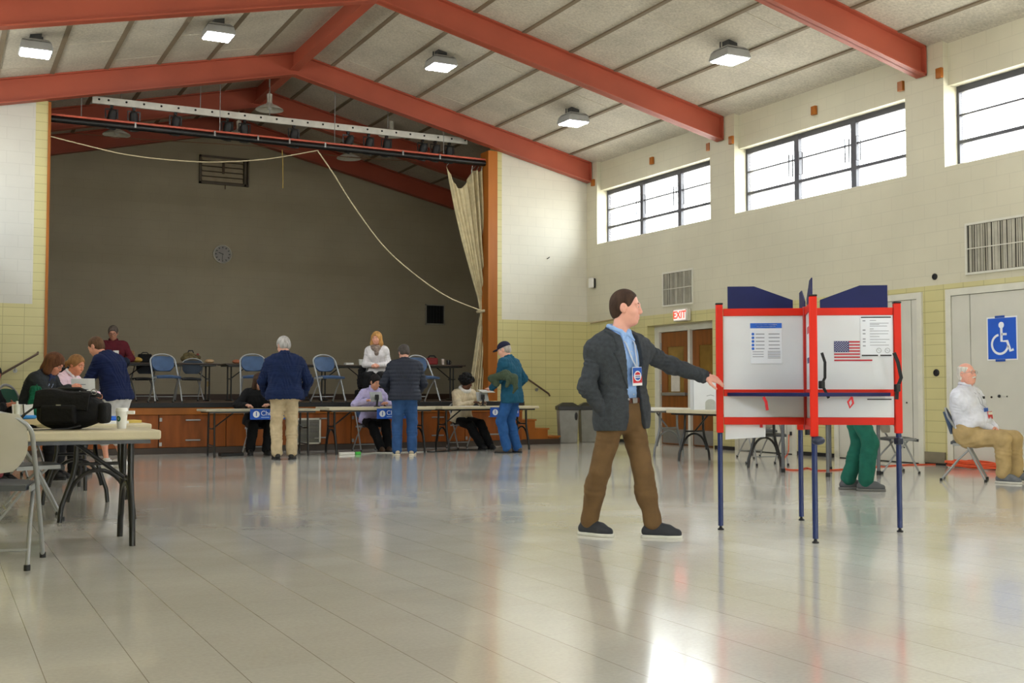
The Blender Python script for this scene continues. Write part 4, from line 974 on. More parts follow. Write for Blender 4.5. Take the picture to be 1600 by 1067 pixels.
MB().lathe([(.0415, .116), (.042, .122), (.0395, .126), (.038, .140), (.035, .142), (0, .138)], seg=28).build('lid', mat('white plastic lid', (240, 240, 238), rough=.35, var=.01), cup)
lg = mat('logo green', (22, 92, 66), rough=.5)
def oncup(u, v): a = -PI/2+u/.0355; R = .0343+(v-.06)*.09+.0008; q = Vector((R*math.cos(a), R*math.sin(a), v)); return tuple(F2 @ q)
m = MB(); m.grid(lambda u, v: oncup(-.012+(.0085+.0085*v)*math.cos(2*PI*u), .068+(.0095+.0095*v)*math.sin(2*PI*u)), 28, 3, closed_u=True); m.build('logo_ring', lg, cup)
m = MB()
for k in range(-2, 3): m.grid(lambda u, v, k=k: oncup(-.012+.0035*k+.002*(u-.5), .060+.018*v-.0015*k*k), 2, 5)
m.build('logo_figure', lg, cup)
MB().box((.036, -.012, .098), (.088, .012, .122), F2).build('handle', mat('white paper cup', (236, 236, 234)), cup, bevel=.003)
def flat(name, label, cat, x, y, z, w, d, h, deg, m, bevel=.001, group=None):
    o = MB().cbox((0, 0, h/2), (w, d, h)).build(name, m, loc=(x, y, z), bevel=bevel); o.rotation_euler = (0, 0, R_(deg)); return tag(o, label, cat, group)
T = .765
M_paper = mat('white paper', (232, 234, 236), rough=.7, var=.02)
def topxy(px, py, z=T): p = onfloor(px, py, z); return p.x, p.y
flat('note_pad', 'yellow note pad on the second left table behind the white cup', 'pad', 1.42, 9.62, T, .16, .20, .022, 8, mat('yellow pad', (206, 180, 92), rough=.7))
flat('blue_pouch', 'bright blue pouch beside the white cup', 'pouch', *topxy(172, 661), T+.022, .12, .14, .035, 20, mat('bright blue plastic', (18, 92, 196), rough=.4), .01)
flat('paper_stack', 'white papers under the bright blue pouch', 'papers', *topxy(172, 661.5), T, .20, .26, .021, 14, M_paper)
flat('blue_folder', 'shiny blue plastic folder left of the black bag', 'folder', .60, 9.55, T+.041, .16, .22, .03, 30, mat('blue folder', (30, 120, 190), rough=.3), .012)
flat('tan_pad', 'tan pad under the blue folder left of the black bag', 'pad', .62, 9.56, T, .24, .26, .04, 4, mat('tan pad', (196, 178, 140), rough=.7))
bk = thing('booklet', 'open white booklet held at the left edge of the picture', 'booklet', at(38, 643.5, 12.35))
F3 = frame((0, 0, 0), _rt, (0.1, -.3, 1))
MB().cbox((-.055, 0, 0), (.15, .008, .17), F3).build('page', M_paper, bk, smooth=False); MB().cbox((.045, -.01, 0), (.10, .008, .16), F3 @ Matrix.Rotation(R_(22), 4, 'Z')).build('page', M_paper, bk, smooth=False)
MB().cyl(tr(F3, (0, -.01, -.085)), tr(F3, (0, -.01, .085)), .007, 8).build('spine', M_black, bk)
flat('paper_pile', 'pile of white papers below the open booklet at the left edge', 'papers', .50, 9.45, T, .22, .30, .018, 6, M_paper)
o = MB().lathe([(.026, 0), (.03, .02), (.03, .12), (.012, .14), (.012, .165), (0, .165)], seg=14).build('sanitizer_bottle', mat('clear bottle', (206, 210, 204), rough=.2), loc=(.78, 12.8, .755)); tag(o, 'small clear bottle behind the open booklet', 'bottle')
b = thing('floor_bag', 'small black and red bag on the seat of the grey chair at the left edge', 'bag', (.25, 7.40, .50), R_(-12))
MB().cbox((-.03, 0, .05), (.22, .20, .10)).build('body', M_bag, b, bevel=.03, bseg=3); MB().cbox((.10, 0, .045), (.05, .16, .09)).build('red_end', mat('dark red nylon', (110, 20, 34), rough=.6), b, bevel=.02)

# ------------------------------------------------------------------ check-in tables: signs, tablets, cords
M_sign = mat('check-in blue', (22, 84, 184), rough=.5, var=.02); M_signw = mat('sign white', (236, 240, 244), rough=.5, var=0)
def checkin(label, px, py, y):
    c = onY(px, py, y); r = thing('check_in_sign', label, 'sign', c, group='blue check-in signs')
    MB().box((0, 0, -.165), (.56, .006, .0)).build('board', M_sign, r, smooth=False)
    MB().lathe([(0, 0), (.052, 0), (.052, .002), (0, .002)], seg=24, M=Matrix.Translation((.095, -.001, -.083)) @ Matrix.Rotation(PI/2, 4, 'X')).build('disc', M_signw, r, smooth=False)
    text('numeral', '1', .09, M_sign, r, textframe((.095, -.0045, -.083), (1, 0, 0)), bold=True)
    text('lettering', 'Check In', .105, M_signw, r, textframe((.165, -.0015, -.07), (1, 0, 0)), align='LEFT')
    MB().box((.17, -.001, -.137), (.30, 0, -.125)).build('small_line', mat('sign pale', (160, 190, 226)), r, smooth=False)
checkin('blue check-in sign hanging from the leftmost check-in table', 391, 639, 17.37)
checkin('blue check-in sign hanging from the middle check-in table', 589, 638.5, 17.36)
checkin('blue check-in sign on the rightmost check-in table, mostly hidden by the man in teal', 766, 636.5, 17.36)
def tablet(label, x, y, z, deg):
    r = thing('tablet_stand', label, 'tablet', (x, y, z), R_(deg), group='tablets on stands at check-in')
    MB().cbox((0, 0, 0), (.24, .012, .17), Matrix.Translation((0, .03, .165)) @ Matrix.Rotation(R_(-18), 4, 'X')).build('tablet', mat('grey tablet back', (150, 152, 150), rough=.4), r, bevel=.006)
    MB().cbox((0, 0, 0), (.22, .002, .15), Matrix.Translation((0, .038, .166)) @ Matrix.Rotation(R_(-18), 4, 'X')).build('screen', mat('tablet screen', (30, 34, 40), rough=.2), r, smooth=False)
    m = MB(); m.lathe([(.055, 0), (.055, .01), (.02, .02), (.018, .04), (0, .04)], (-.02, -.02, 0)); m.build('base', M_black, r)
    MB().tube([(-.02, -.02, .03), (-.02, -.035, .12), (-.02, .0, .165)], .018, 8).build('arm', M_black, r)
    MB().cbox((-.02, -.02, .16), (.07, .03, .09)).build('holder', M_black, r, bevel=.01)
    MB().cbox((0, 0, 0), (.26, .18, .012), Matrix.Translation((.1, .06, .26)) @ Matrix.Rotation(R_(14), 4, 'X')).build('hood', mat('pale hood', (196, 196, 188), rough=.5), r, bevel=.004) if 'right' in label else None
tablet('grey tablet on a black stand before the man in lavender', 6.55, 17.62, .765, 14)
tablet('grey tablet on a black stand with pale hood, rightmost check-in table', 8.52, 17.66, .765, 6)
tablet('tablet at the leftmost check-in table, hidden behind the white haired man', 4.9, 17.7, .745, 0)
flat('form_sheets', 'white forms lying on the rightmost check-in table', 'papers', 8.25, 17.66, .765, .3, .21, .004, 5, M_paper)
flat('power_strip', 'white power strip with a green end on the floor under the middle table', 'power strip', 5.95, 17.40, 0, .26, .07, .045, 2, M_white, .008)
o = MB().cbox((0, 0, .022), (.09, .06, .044)).build('green_adapter', mat('bright green plug', (70, 196, 70), rough=.4), loc=(6.14, 17.40, 0), bevel=.008); tag(o, 'bright green adapter beside the white power strip on the floor', 'adapter')
flat('floor_case', 'flat black case on the floor under the leftmost check-in table', 'case', 4.22, 17.95, 0, .36, .22, .05, 0, M_black, .01)
for pts, lab, m in (([(6.1, 17.6, .02), (6.3, 17.5, .008), (6.55, 17.65, .008), (6.8, 17.5, .008), (7.1, 17.6, .008), (7.4, 17.55, .008), (7.6, 17.65, .008)], 'thin white cord on the floor under the middle check-in table', M_white), ([(7.35, 17.6, .008), (7.6, 17.45, .008), (7.9, 17.7, .008), (8.2, 17.8, .008), (8.45, 17.6, .008)], 'thin black cord on the floor under the rightmost check-in table', M_black)):
    o = rope('cable', lab, pts, .008, m, 30); o['category'] = 'cord'
chair('c1', 4.78, 18.38, 180, 'grey folding chair under the person in black at the leftmost check-in table', 'black')
chair('c2', 6.70, 18.40, 180, 'grey folding chair of the man in lavender', 'navy')
chair('c3', 8.48, 18.38, 184, 'grey folding chair of the young man with curly hair', 'black')

# ------------------------------------------------------------------ things on the stage tables
TZ = SZ+.74
def stagept(px, y): return onY(px, 575, y).x
sb = thing('brown_paper_bag', 'crumpled brown paper bag beside the man in maroon on the stage table', 'bag', (stagept(203, 22.5), 22.55, TZ))
MB().cbox((0, 0, .10), (.17, .14, .20)).build('body', mat('kraft paper', (150, 116, 78), rough=.8), sb, bevel=.02); MB().cbox((0, 0, .215), (.15, .10, .03)).build('folded_top', mat('kraft paper', (150, 116, 78)), sb, bevel=.01)
o = MB().ball((0, 0, .055), (.10, .08, .055)).build('snack_pack', mat('yellow packet', (186, 150, 70), rough=.5), loc=(stagept(214, 22.5), 22.45, TZ)); tag(o, 'yellow packet between the paper bag and black bag on the stage table', 'packet')
sb = thing('dark_tote', 'square black cooler bag on the left stage table', 'bag', (stagept(226, 22.5), 22.5, TZ))
MB().cbox((0, 0, .085), (.24, .18, .17)).build('body', M_bag, sb, bevel=.02); MB().tube([(-.07, 0, .17), (-.04, 0, .2), (.04, 0, .2), (.07, 0, .17)], .01, 8).build('handle', M_strap, sb)
sb = thing('camouflage_bag', 'lumpy brown and green camouflage bag on the left stage table', 'bag', (stagept(297, 22.5), 22.5, TZ))
cm = mat('camouflage', (96, 84, 52), rough=.8, var=.65, scale=16)
m = MB(); m.ball((0, 0, .09), (.19, .12, .09)); m.ball((-.02, 0, .16), (.12, .09, .06)); m.ball((.12, 0, .12), (.09, .08, .06)); m.build('body', cm, sb)
m = MB(); m.tube([(-.05, -.02, .21), (-.03, -.02, .25), (.04, -.02, .25), (.06, -.02, .2)], .013, 7); m.build('handle', M_strap, sb)
MB().ball((.14, -.03, .17), (.03, .03, .03), 8, 6).build('red_patch', mat('dull red patch', (120, 40, 36)), sb)
for px, y, lab, nm in ((327, 22.45, 'round beige loaf at the right end of the left stage table', 'bread_loaf'), (370, 22.45, 'reddish brown loaf at the left end of the middle stage table', 'bread_loaf')):
    o = MB().ball((0, 0, .045), (.095, .07, .045)).build(nm, mat('loaf %d' % px, (176, 146, 110) if px < 350 else (158, 96, 66), rough=.7), loc=(stagept(px, y), y, TZ)); tag(o, lab, 'loaf')
flat('takeout_tray', 'flat white tray left of the blonde woman on the stage table', 'tray', stagept(545, 22.4), 22.4, TZ, .17, .14, .045, 0, M_white, .008)
o = MB().lathe([(.036, 0), (.045, .11), (.047, .115), (.047, .122), (0, .122)], seg=18).build('paper_cup', M_white, loc=(stagept(557, 22.4), 22.32, TZ+.0)); o.location.x = stagept(560, 22.3)+.06; tag(o, 'white paper cup beside the flat white tray on the stage table', 'cup')
sb = thing('red_bag', 'dark red lunch bag on the right stage table', 'bag', (stagept(675, 21.6), 21.6, TZ))
MB().cbox((0, 0, .075), (.22, .16, .15)).build('body', mat('dark red bag', (120, 20, 22), rough=.6), sb, bevel=.03, bseg=3); MB().bar([(-.09, 0, .15), (-.05, 0, .19), (.05, 0, .19), (.09, 0, .15)], .03, .008, up=(0, 1, 0)).build('handle', M_strap, sb, smooth=False)
o = MB().lathe([(.03, 0), (.037, .115), (.038, .13), (0, .13)], seg=16).build('pale_cup', mat('pale cup', (196, 180, 170), rough=.5), loc=(stagept(692, 21.6), 21.6, TZ)); tag(o, 'pale cup right of the dark red bag on the stage table', 'cup')
mg = thing('dark_mug', 'dark mug with a handle at the right end of the stage table', 'mug', (stagept(699, 21.6), 21.55, TZ))
MB().lathe([(.038, 0), (.042, .02), (.042, .105), (.037, .105), (.035, .02), (0, .015)], seg=18).build('body', mat('dark mug', (28, 26, 30), rough=.3), mg); MB().tube(arc((.04, 0, .055), .03, -PI/2, PI/2, 8), .006, 7).build('handle', mat('dark mug', (28, 26, 30)), mg)
# ------------------------------------------------------------------ people: smooth implicit bodies meshed by surface nets
f32 = np.float32
class Fld:
    def __init__(s, h): s.h = h; s.p = []; s.post = []
    def cap(s, a, b, ra, rb=None, k=.03, flat=None): s.p.append(('c', Vector(a), Vector(b), ra, ra if rb is None else rb, k, flat)); return s
    def ell(s, c, r, M=None, k=.02, sub=False): s.p.append(('e', Vector(c), r, M, k, sub)); return s
    def fn(s, f): s.p.append(('f', f)); return s
    def clip(s, pt, n): pt = np.array(pt); n = np.array(Vector(n).normalized()); s.p.append(('f', lambda D, X, Y, Z: np.maximum(D, (X-pt[0])*n[0]+(Y-pt[1])*n[1]+(Z-pt[2])*n[2]))); return s
    def solve(s):
        h = s.h; lo = np.full(3, 1e9); hi = -lo
        for q in s.p:
            if q[0] == 'c':
                r = max(q[3], q[4])
                for e in (q[1], q[2]): lo = np.minimum(lo, np.array(e)-r); hi = np.maximum(hi, np.array(e)+r)
            elif q[0] == 'e' and not q[5]:
                r = max(q[2]); lo = np.minimum(lo, np.array(q[1])-r); hi = np.maximum(hi, np.array(q[1])+r)
        lo -= 4*h; hi += 4*h; n = np.ceil((hi-lo)/h).astype(int)+1
        ax = [(lo[i]+h*np.arange(n[i])).astype(f32) for i in range(3)]
        X, Y, Z = ax[0][:, None, None], ax[1][None, :, None], ax[2][None, None, :]
        D = np.full(n, .3, f32)
        for q in s.p:
            if q[0] == 'f': D = q[1](D, X, Y, Z).astype(f32); continue
            if q[0] == 'c':
                _, a, b, ra, rb, k, flat = q; a = np.array(a); b = np.array(b); m = max(ra, rb)+k+2*h
                l_, h_ = np.minimum(a, b)-m, np.maximum(a, b)+m
            else:
                _, c, r, M, k, sub = q; c = np.array(c); m = max(r)+k+2*h; l_, h_ = c-m, c+m
            i0 = np.clip(np.floor((l_-lo)/h).astype(int), 0, n); i1 = np.clip(np.ceil((h_-lo)/h).astype(int)+1, 0, n)
            if (i1 <= i0).any(): continue
            sl = tuple(slice(i0[i], i1[i]) for i in range(3)); x, y, z = X[sl[0]], Y[:, sl[1]], Z[:, :, sl[2]]
            if q[0] == 'c':
                ba = (b-a).astype(f32); px, py, pz = x-f32(a[0]), y-f32(a[1]), z-f32(a[2])
                if flat is not None:
                    n_, fc = np.array(flat[0]), flat[1]-1
                    t = (px*f32(n_[0])+py*f32(n_[1])+pz*f32(n_[2]))*f32(fc); px, py, pz = px+t*f32(n_[0]), py+t*f32(n_[1]), pz+t*f32(n_[2])
                    ba = (ba+n_*(ba@n_)*fc).astype(f32)
                L = float(ba@ba)+1e-9
                t = np.clip((px*ba[0]+py*ba[1]+pz*ba[2])/f32(L), 0, 1)
                d = np.sqrt((px-t*ba[0])**2+(py-t*ba[1])**2+(pz-t*ba[2])**2)-(f32(ra)+t*f32(rb-ra))
            else:
                px, py, pz = x-f32(c[0]), y-f32(c[1]), z-f32(c[2])
                if M is not None:
                    A = np.array(M.to_3x3().transposed(), f32)
                    px, py, pz = px*A[0, 0]+py*A[0, 1]+pz*A[0, 2], px*A[1, 0]+py*A[1, 1]+pz*A[1, 2], px*A[2, 0]+py*A[2, 1]+pz*A[2, 2]
                k0 = np.sqrt((px/r[0])**2+(py/r[1])**2+(pz/r[2])**2); k1 = np.sqrt((px/r[0]**2)**2+(py/r[1]**2)**2+(pz/r[2]**2)**2)+1e-6
                d = k0*(k0-1)/k1
            o = D[sl]
            if q[0] == 'e' and q[5]:
                g = np.maximum(k-np.abs(-d-o), 0)/k; D[sl] = np.maximum(o, -d)+g*g*k*.25
            else:
                g = np.maximum(k-np.abs(d-o), 0)/k; D[sl] = np.minimum(o, d)-g*g*k*.25
        return D, lo
    def build(s, name, m, parent):
        D, lo = s.solve(); v, q = nets(D, lo, s.h)
        me = bpy.data.meshes.new(name); me.vertices.add(len(v)); me.vertices.foreach_set('co', v.astype(f32).ravel())
        me.loops.add(len(q)*4); me.loops.foreach_set('vertex_index', q.astype(np.int32).ravel())
        me.polygons.add(len(q)); me.polygons.foreach_set('loop_start', np.arange(0, len(q)*4, 4, dtype=np.int32))
        me.update(calc_edges=True); me.validate()
        me.materials.append(m); me.shade_smooth()
        o = bpy.data.objects.new(name, me); return link(o, parent)
def nets(D, lo, h):
    D[0] = D[-1] = .1; D[:, 0] = D[:, -1] = .1; D[:, :, 0] = D[:, :, -1] = .1
    S = D < 0; n = D.shape
    c8 = [S[i:n[0]-1+i, j:n[1]-1+j, k:n[2]-1+k] for i in (0, 1) for j in (0, 1) for k in (0, 1)]
    al = c8[0].copy(); an = c8[0].copy()
    for c in c8[1:]: al &= c; an |= c
    act = an & ~al; idx = np.argwhere(act); N = len(idx)
    ids = np.full(act.shape, -1, np.int64); ids[act] = np.arange(N)
    acc = np.zeros((N, 3)); cnt = np.zeros(N)
    cor = [(i, j, k) for i in (0, 1) for j in (0, 1) for k in (0, 1)]
    val = {c: D[idx[:, 0]+c[0], idx[:, 1]+c[1], idx[:, 2]+c[2]].astype(float) for c in cor}
    for a in cor:
        for ax in range(3):
            if a[ax]: continue
            b = list(a); b[ax] = 1; b = tuple(b); va, vb = val[a], val[b]; m = (va < 0) != (vb < 0)
            t = va[m]/(va[m]-vb[m]); p = np.tile(np.array(a, float), (m.sum(), 1)); p[:, ax] += t; acc[m] += p; cnt[m] += 1
    v = lo+h*(idx+acc/cnt[:, None]); Q = []
    for ax in range(3):
        sl0 = [slice(None)]*3; sl1 = [slice(None)]*3; sl0[ax] = slice(0, n[ax]-1); sl1[ax] = slice(1, n[ax])
        s0, s1 = S[tuple(sl0)], S[tuple(sl1)]; e = np.argwhere(s0 != s1)
        if not len(e): continue
        o1, o2 = [(1, 2), (2, 0), (0, 1)][ax]
        def cell(d1, d2): c = e.copy(); c[:, o1] -= d1; c[:, o2] -= d2; return ids[c[:, 0], c[:, 1], c[:, 2]]
        q = np.stack([cell(1, 1), cell(0, 1), cell(0, 0), cell(1, 0)], 1)
        fl = ~s0[e[:, 0], e[:, 1], e[:, 2]]; q[fl] = q[fl][:, ::-1]; Q.append(q)
    return v, np.concatenate(Q)

def ik(a, t, l1, l2, pole):
    a, t, pole = Vector(a), Vector(t), Vector(pole); d = t-a; L = min(d.length, (l1+l2)*.995); u = d.normalized()
    x = (l1*l1-l2*l2+L*L)/(2*L); hgt = math.sqrt(max(0, l1*l1-x*x)); p = pole-u*pole.dot(u); p = p.normalized()
    return a+u*x+p*hgt, a+u*L
def rotv(v, axis, deg): return Matrix.Rotation(R_(deg), 3, axis) @ Vector(v)
def skeleton(H=1.75, sit=None, lean=0, side=0, twist=0, feet=None, hands=None, poles=None, head=(0, 0, 0), w=1.0, hipf=0.0, knee_poles=None, pelvis=None, neckf=.03, curve=0, drop=.055):
    """joints in the person's own frame: x right, y forward, z up"""
    s = H/1.75; J = {'s': s, 'w': w}
    pz = .93*s if sit is None else sit+.085*s
    J['pel'] = Vector(pelvis) if pelvis else Vector((0, hipf, pz))
    u = Vector((math.sin(R_(side)), math.sin(R_(lean))*math.cos(R_(side)), math.cos(R_(lean))*math.cos(R_(side))))
    r = rotv((1, 0, 0), 'Z', -twist); r = (r-u*r.dot(u)).normalized(); f = u.cross(r)
    u2 = (u+f*math.sin(R_(curve))).normalized()
    J['u'], J['r'], J['f'] = u, r, f
    J['waist'] = J['pel']+u*.17*s; J['chest'] = J['waist']+(u+u2).normalized()*.19*s; J['neck'] = J['chest']+u2*.17*s
    J['u2'] = u2
    for sd, n in ((1, 'R'), (-1, 'L')):
        J['sh'+n] = J['neck']-u2*drop*s+r*sd*.172*s*w
        J['hip'+n] = J['pel']+Vector((sd*.088*s, 0, -.03*s))
    hy, hp, hr = head
    hu = (u2*.55+Vector((0, 0, 1))*.45).normalized(); hf = (f-hu*f.dot(hu)).normalized()
    hf = Matrix.Rotation(R_(hy), 3, hu) @ hf; rr = hf.cross(hu); M = Matrix.Rotation(R_(hp), 3, rr); hf = M @ hf; hu = M @ hu
    M = Matrix.Rotation(R_(hr), 3, hf); hu = M @ hu
    J['hf'], J['hu'] = hf, hu; J['head'] = J['neck']+(u2*.5+hu*.5).normalized()*.165*s+f*neckf*s
    feet = feet or ((.1, .0, 0), (-.1, 0, 0))
    for (x, y, yw, *z), n, sd in zip(feet, 'RL', (1, -1)):
        an = Vector((x, y, (z[0] if z else 0)+.085*s)); kp = (knee_poles or {}).get(n, (sd*.12, 1, 0.1))
        J['kn'+n], J['an'+n] = ik(J['hip'+n], an, .43*s, .42*s, kp); J['fd'+n] = Vector((-math.sin(R_(yw)), math.cos(R_(yw)), 0))
    hands = hands or {}
    for n, sd in (('R', 1), ('L', -1)):
        t = hands.get(n, (sd*.25*w, .06, .80*s if sit is None else .7)); pl = (poles or {}).get(n, (sd*.6, -.8, -.2))
        J['el'+n], J['wr'+n] = ik(J['sh'+n], t, .285*s, .255*s, pl)
    return J
def torso(F, J, off=0, belly=0, k=.09, bust=0, hips=True):
    s, w, r, f, u = J['s'], J['w'], J['r'], J['f'], J['u']
    if hips: F.cap(J['pel']-r*.075*s*w, J['pel']+r*.075*s*w, .108*s*w+off, k=k)
    F.cap(J['waist']-r*.07*s*w, J['waist']+r*.07*s*w, .102*s*w+off, k=k, flat=(f, 1.05))
    F.cap(J['chest']-r*.082*s*w-u*.02, J['chest']+r*.082*s*w-u*.02, .113*s*w+off, k=k, flat=(f, 1.0))
    c2 = J['neck']-J['u2']*.085*s; F.cap(c2-r*.105*s*w, c2+r*.105*s*w, .078*s+off, k=k)
    F.cap(J['neck']+J['u2']*.01-f*.01, J['neck']-J['u2']*.06*s, .06*s+off, .08*s+off, k=.05)
    for n in 'RL': F.cap(J['neck']-J['u2']*.012*s, J['sh'+n], .05*s+off, .058*s+off, k=.05)
    if belly: F.ell(J['waist']+f*(.03+.05*belly)*s-u*.02, (.15*s*w+off, .105*s+.05*belly+off, .15*s), frame((0, 0, 0), r, u), k=.08)
    if bust:
        for sd in (1, -1): F.ell(J['chest']+f*.095*s+r*sd*.075*s-u*.01, (.066, .06, .066), k=.05)
    return F
def arm(F, J, n, off=0, wr=1.0, puff=1.0):
    s = J['s']; e = J['el'+n]+(J['wr'+n]-J['el'+n])*wr
    F.cap(J['sh'+n], J['el'+n], (.056*s+off)*puff, .043*s+off, k=.04); F.cap(J['el'+n], e, .043*s+off, .031*s+off, k=.03); return F
def legs(F, J, off=0, hem=1.0, straight=0, rel=1.0):
    s, w = J['s'], J['w']
    r = J['r']; F.cap(J['pel']-r*.075*s*w, J['pel']+r*.075*s*w, .108*s*w+off, k=.08)
    for n in 'RL':
        e = J['kn'+n]+(J['an'+n]-J['kn'+n])*hem
        F.cap(J['hip'+n], J['kn'+n], .082*s*rel*w+off, .056*s*rel+off+straight*.4, k=.045); F.cap(J['kn'+n], e, .054*s*rel+off+straight*.4, .04*s*rel+off+straight, k=.03)
        d = (J['an'+n]-J['kn'+n]).normalized(); bk = (J['kn'+n]-J['hip'+n]).normalized()-d*.3
        F.ell(J['kn'+n]+d*.13*s-J['fd'+n]*.018, (.05*s+off, .05*s+off, .10*s), k=.05)
    return F
def hand(F, J, n, dir=None, pn=None, curl=(25, 30, 30), s=None, spread=5, thumb=1.0):
    """palm, four fingers of three joints each, and a thumb from the side of the palm"""
    s = s or J['s']; sd = 1 if n == 'R' else -1; wr = J['wr'+n]
    d = Vector(dir).normalized() if dir is not None else (wr-J['el'+n]).normalized()
    p = Vector(pn) if pn is not None else Vector((-sd, 0, 0)); p = (p-d*p.dot(d)).normalized()      # palm normal
    t = d.cross(p)*sd; t = -t if False else t                                                   # towards the thumb
    F.cap(wr-d*.02*s, wr+d*.03*s, .027*s, .029*s, k=.02, flat=(p, 1.35))
    F.cap(wr+d*.035*s+t*.016*s, wr+d*.082*s+t*.022*s, .023*s, .021*s, k=.018, flat=(p, 1.5)); F.cap(wr+d*.035*s-t*.014*s, wr+d*.078*s-t*.022*s, .023*s, .020*s, k=.018, flat=(p, 1.5))
    for i, (L, o) in enumerate(((.066, .031), (.074, .0105), (.068, -.0105), (.054, -.031))):
        dd = (d+t*math.tan(R_(spread*(1.5-i)))).normalized(); q = wr+d*(.086-.004*abs(i-1))*s+t*o*s; ax = dd.cross(p)
        a = 0; r0 = .0092*s
        for j, fr in enumerate((.45, .31, .24)):
            a += curl[j]*(1+.12*i); v = Matrix.Rotation(R_(a), 3, ax) @ dd; q2 = q+v*L*fr*s*1.08; F.cap(q, q2, r0, r0*.9, k=.006); q = q2; r0 *= .9
    q = wr+d*.028*s+t*.026*s; v = (d*.62+t*.72+p*.35*thumb).normalized(); q2 = q+v*.042*s; F.cap(q, q2, .0135*s, .0115*s, k=.014)
    v = (d*.9+t*.3+p*.4*thumb).normalized(); q3 = q2+v*.03*s; F.cap(q2, q3, .011*s, .0095*s, k=.006); F.cap(q3, q3+v*.022*s, .0098*s, .008*s, k=.005)
    return F
def headM(J, sc=1.0):
    f, u = J['hf'], J['hu']; r = f.cross(u).normalized(); s = J['s']*sc
    return Matrix(((r.x*s, f.x*s, u.x*s, J['head'].x), (r.y*s, f.y*s, u.y*s, J['head'].y), (r.z*s, f.z*s, u.z*s, J['head'].z), (0, 0, 0, 1))), s
def head(F, J, sc=1.0, jaw=1.0, fat=0.0, nose=1.0):
    M, s = headM(J, sc); R3 = M.to_3x3().normalized()
    P = lambda x, y, z: M @ Vector((x, y, z)); e = lambda c, r, k=.02, sub=False: F.ell(P(*c), tuple(x*s for x in r), R3, k*s, sub)
    F.cap(J['neck']-J['u2']*.03, P(0, -.018, -.055), (.056+fat*.5)*s, (.053+fat*.5)*s, k=.03)
    e((0, -.012, .032), (.075, .096, .092)); e((0, .022, -.028), (.064+fat*.4, .068, .082), .03); e((0, .03, -.07), (.05*jaw+fat, .052, .045), .03)
    e((0, .062, -.094), (.026*jaw, .022, .018), .02); e((0, .02, -.10), (.04+fat, .045, .02+fat*.6), .03)
    for sd in (1, -1):
        e((sd*.042, .058, -.028), (.026, .026, .026), .02)                                  # cheeks
        e((sd*.03, .100, .008), (.017, .016, .0115), .01, True)                            # eye sockets
        F.cap(P(sd*.010, .087, .027), P(sd*.045, .078, .027), .0105*s, .009*s, k=.012*s)     # brow ridge
        e((sd*.030, .080, .007), (.0145, .0135, .0125), .006)                              # lids over the eyeballs
        e((sd*.0785, -.008, -.004), (.010, .021, .033), .006); e((sd*.0745, -.002, .0), (.012, .014, .02), .01); e((sd*.089, .0, .004), (.008, .010, .016), .006, True); e((sd*.077, .0, -.032), (.007, .010, .010), .006)
        e((sd*.0125, .097, -.034), (.009, .010, .008), .008)                               # nostril wings
    F.cap(P(0, .088, .018), P(0, .089+.017*nose, -.027), .0085*s, .0115*s, k=.014*s)
    F.cap(P(-.017, .084, -.058), P(.017, .084, -.058), .009*s, k=.012*s); F.cap(P(-.015, .083, -.071), P(.015, .083, -.071), .009*s, k=.01*s)
    F.cap(P(-.022, .097, -.0652), P(.022, .097, -.0652), .001*s, k=.004*s) if False else None
    return F
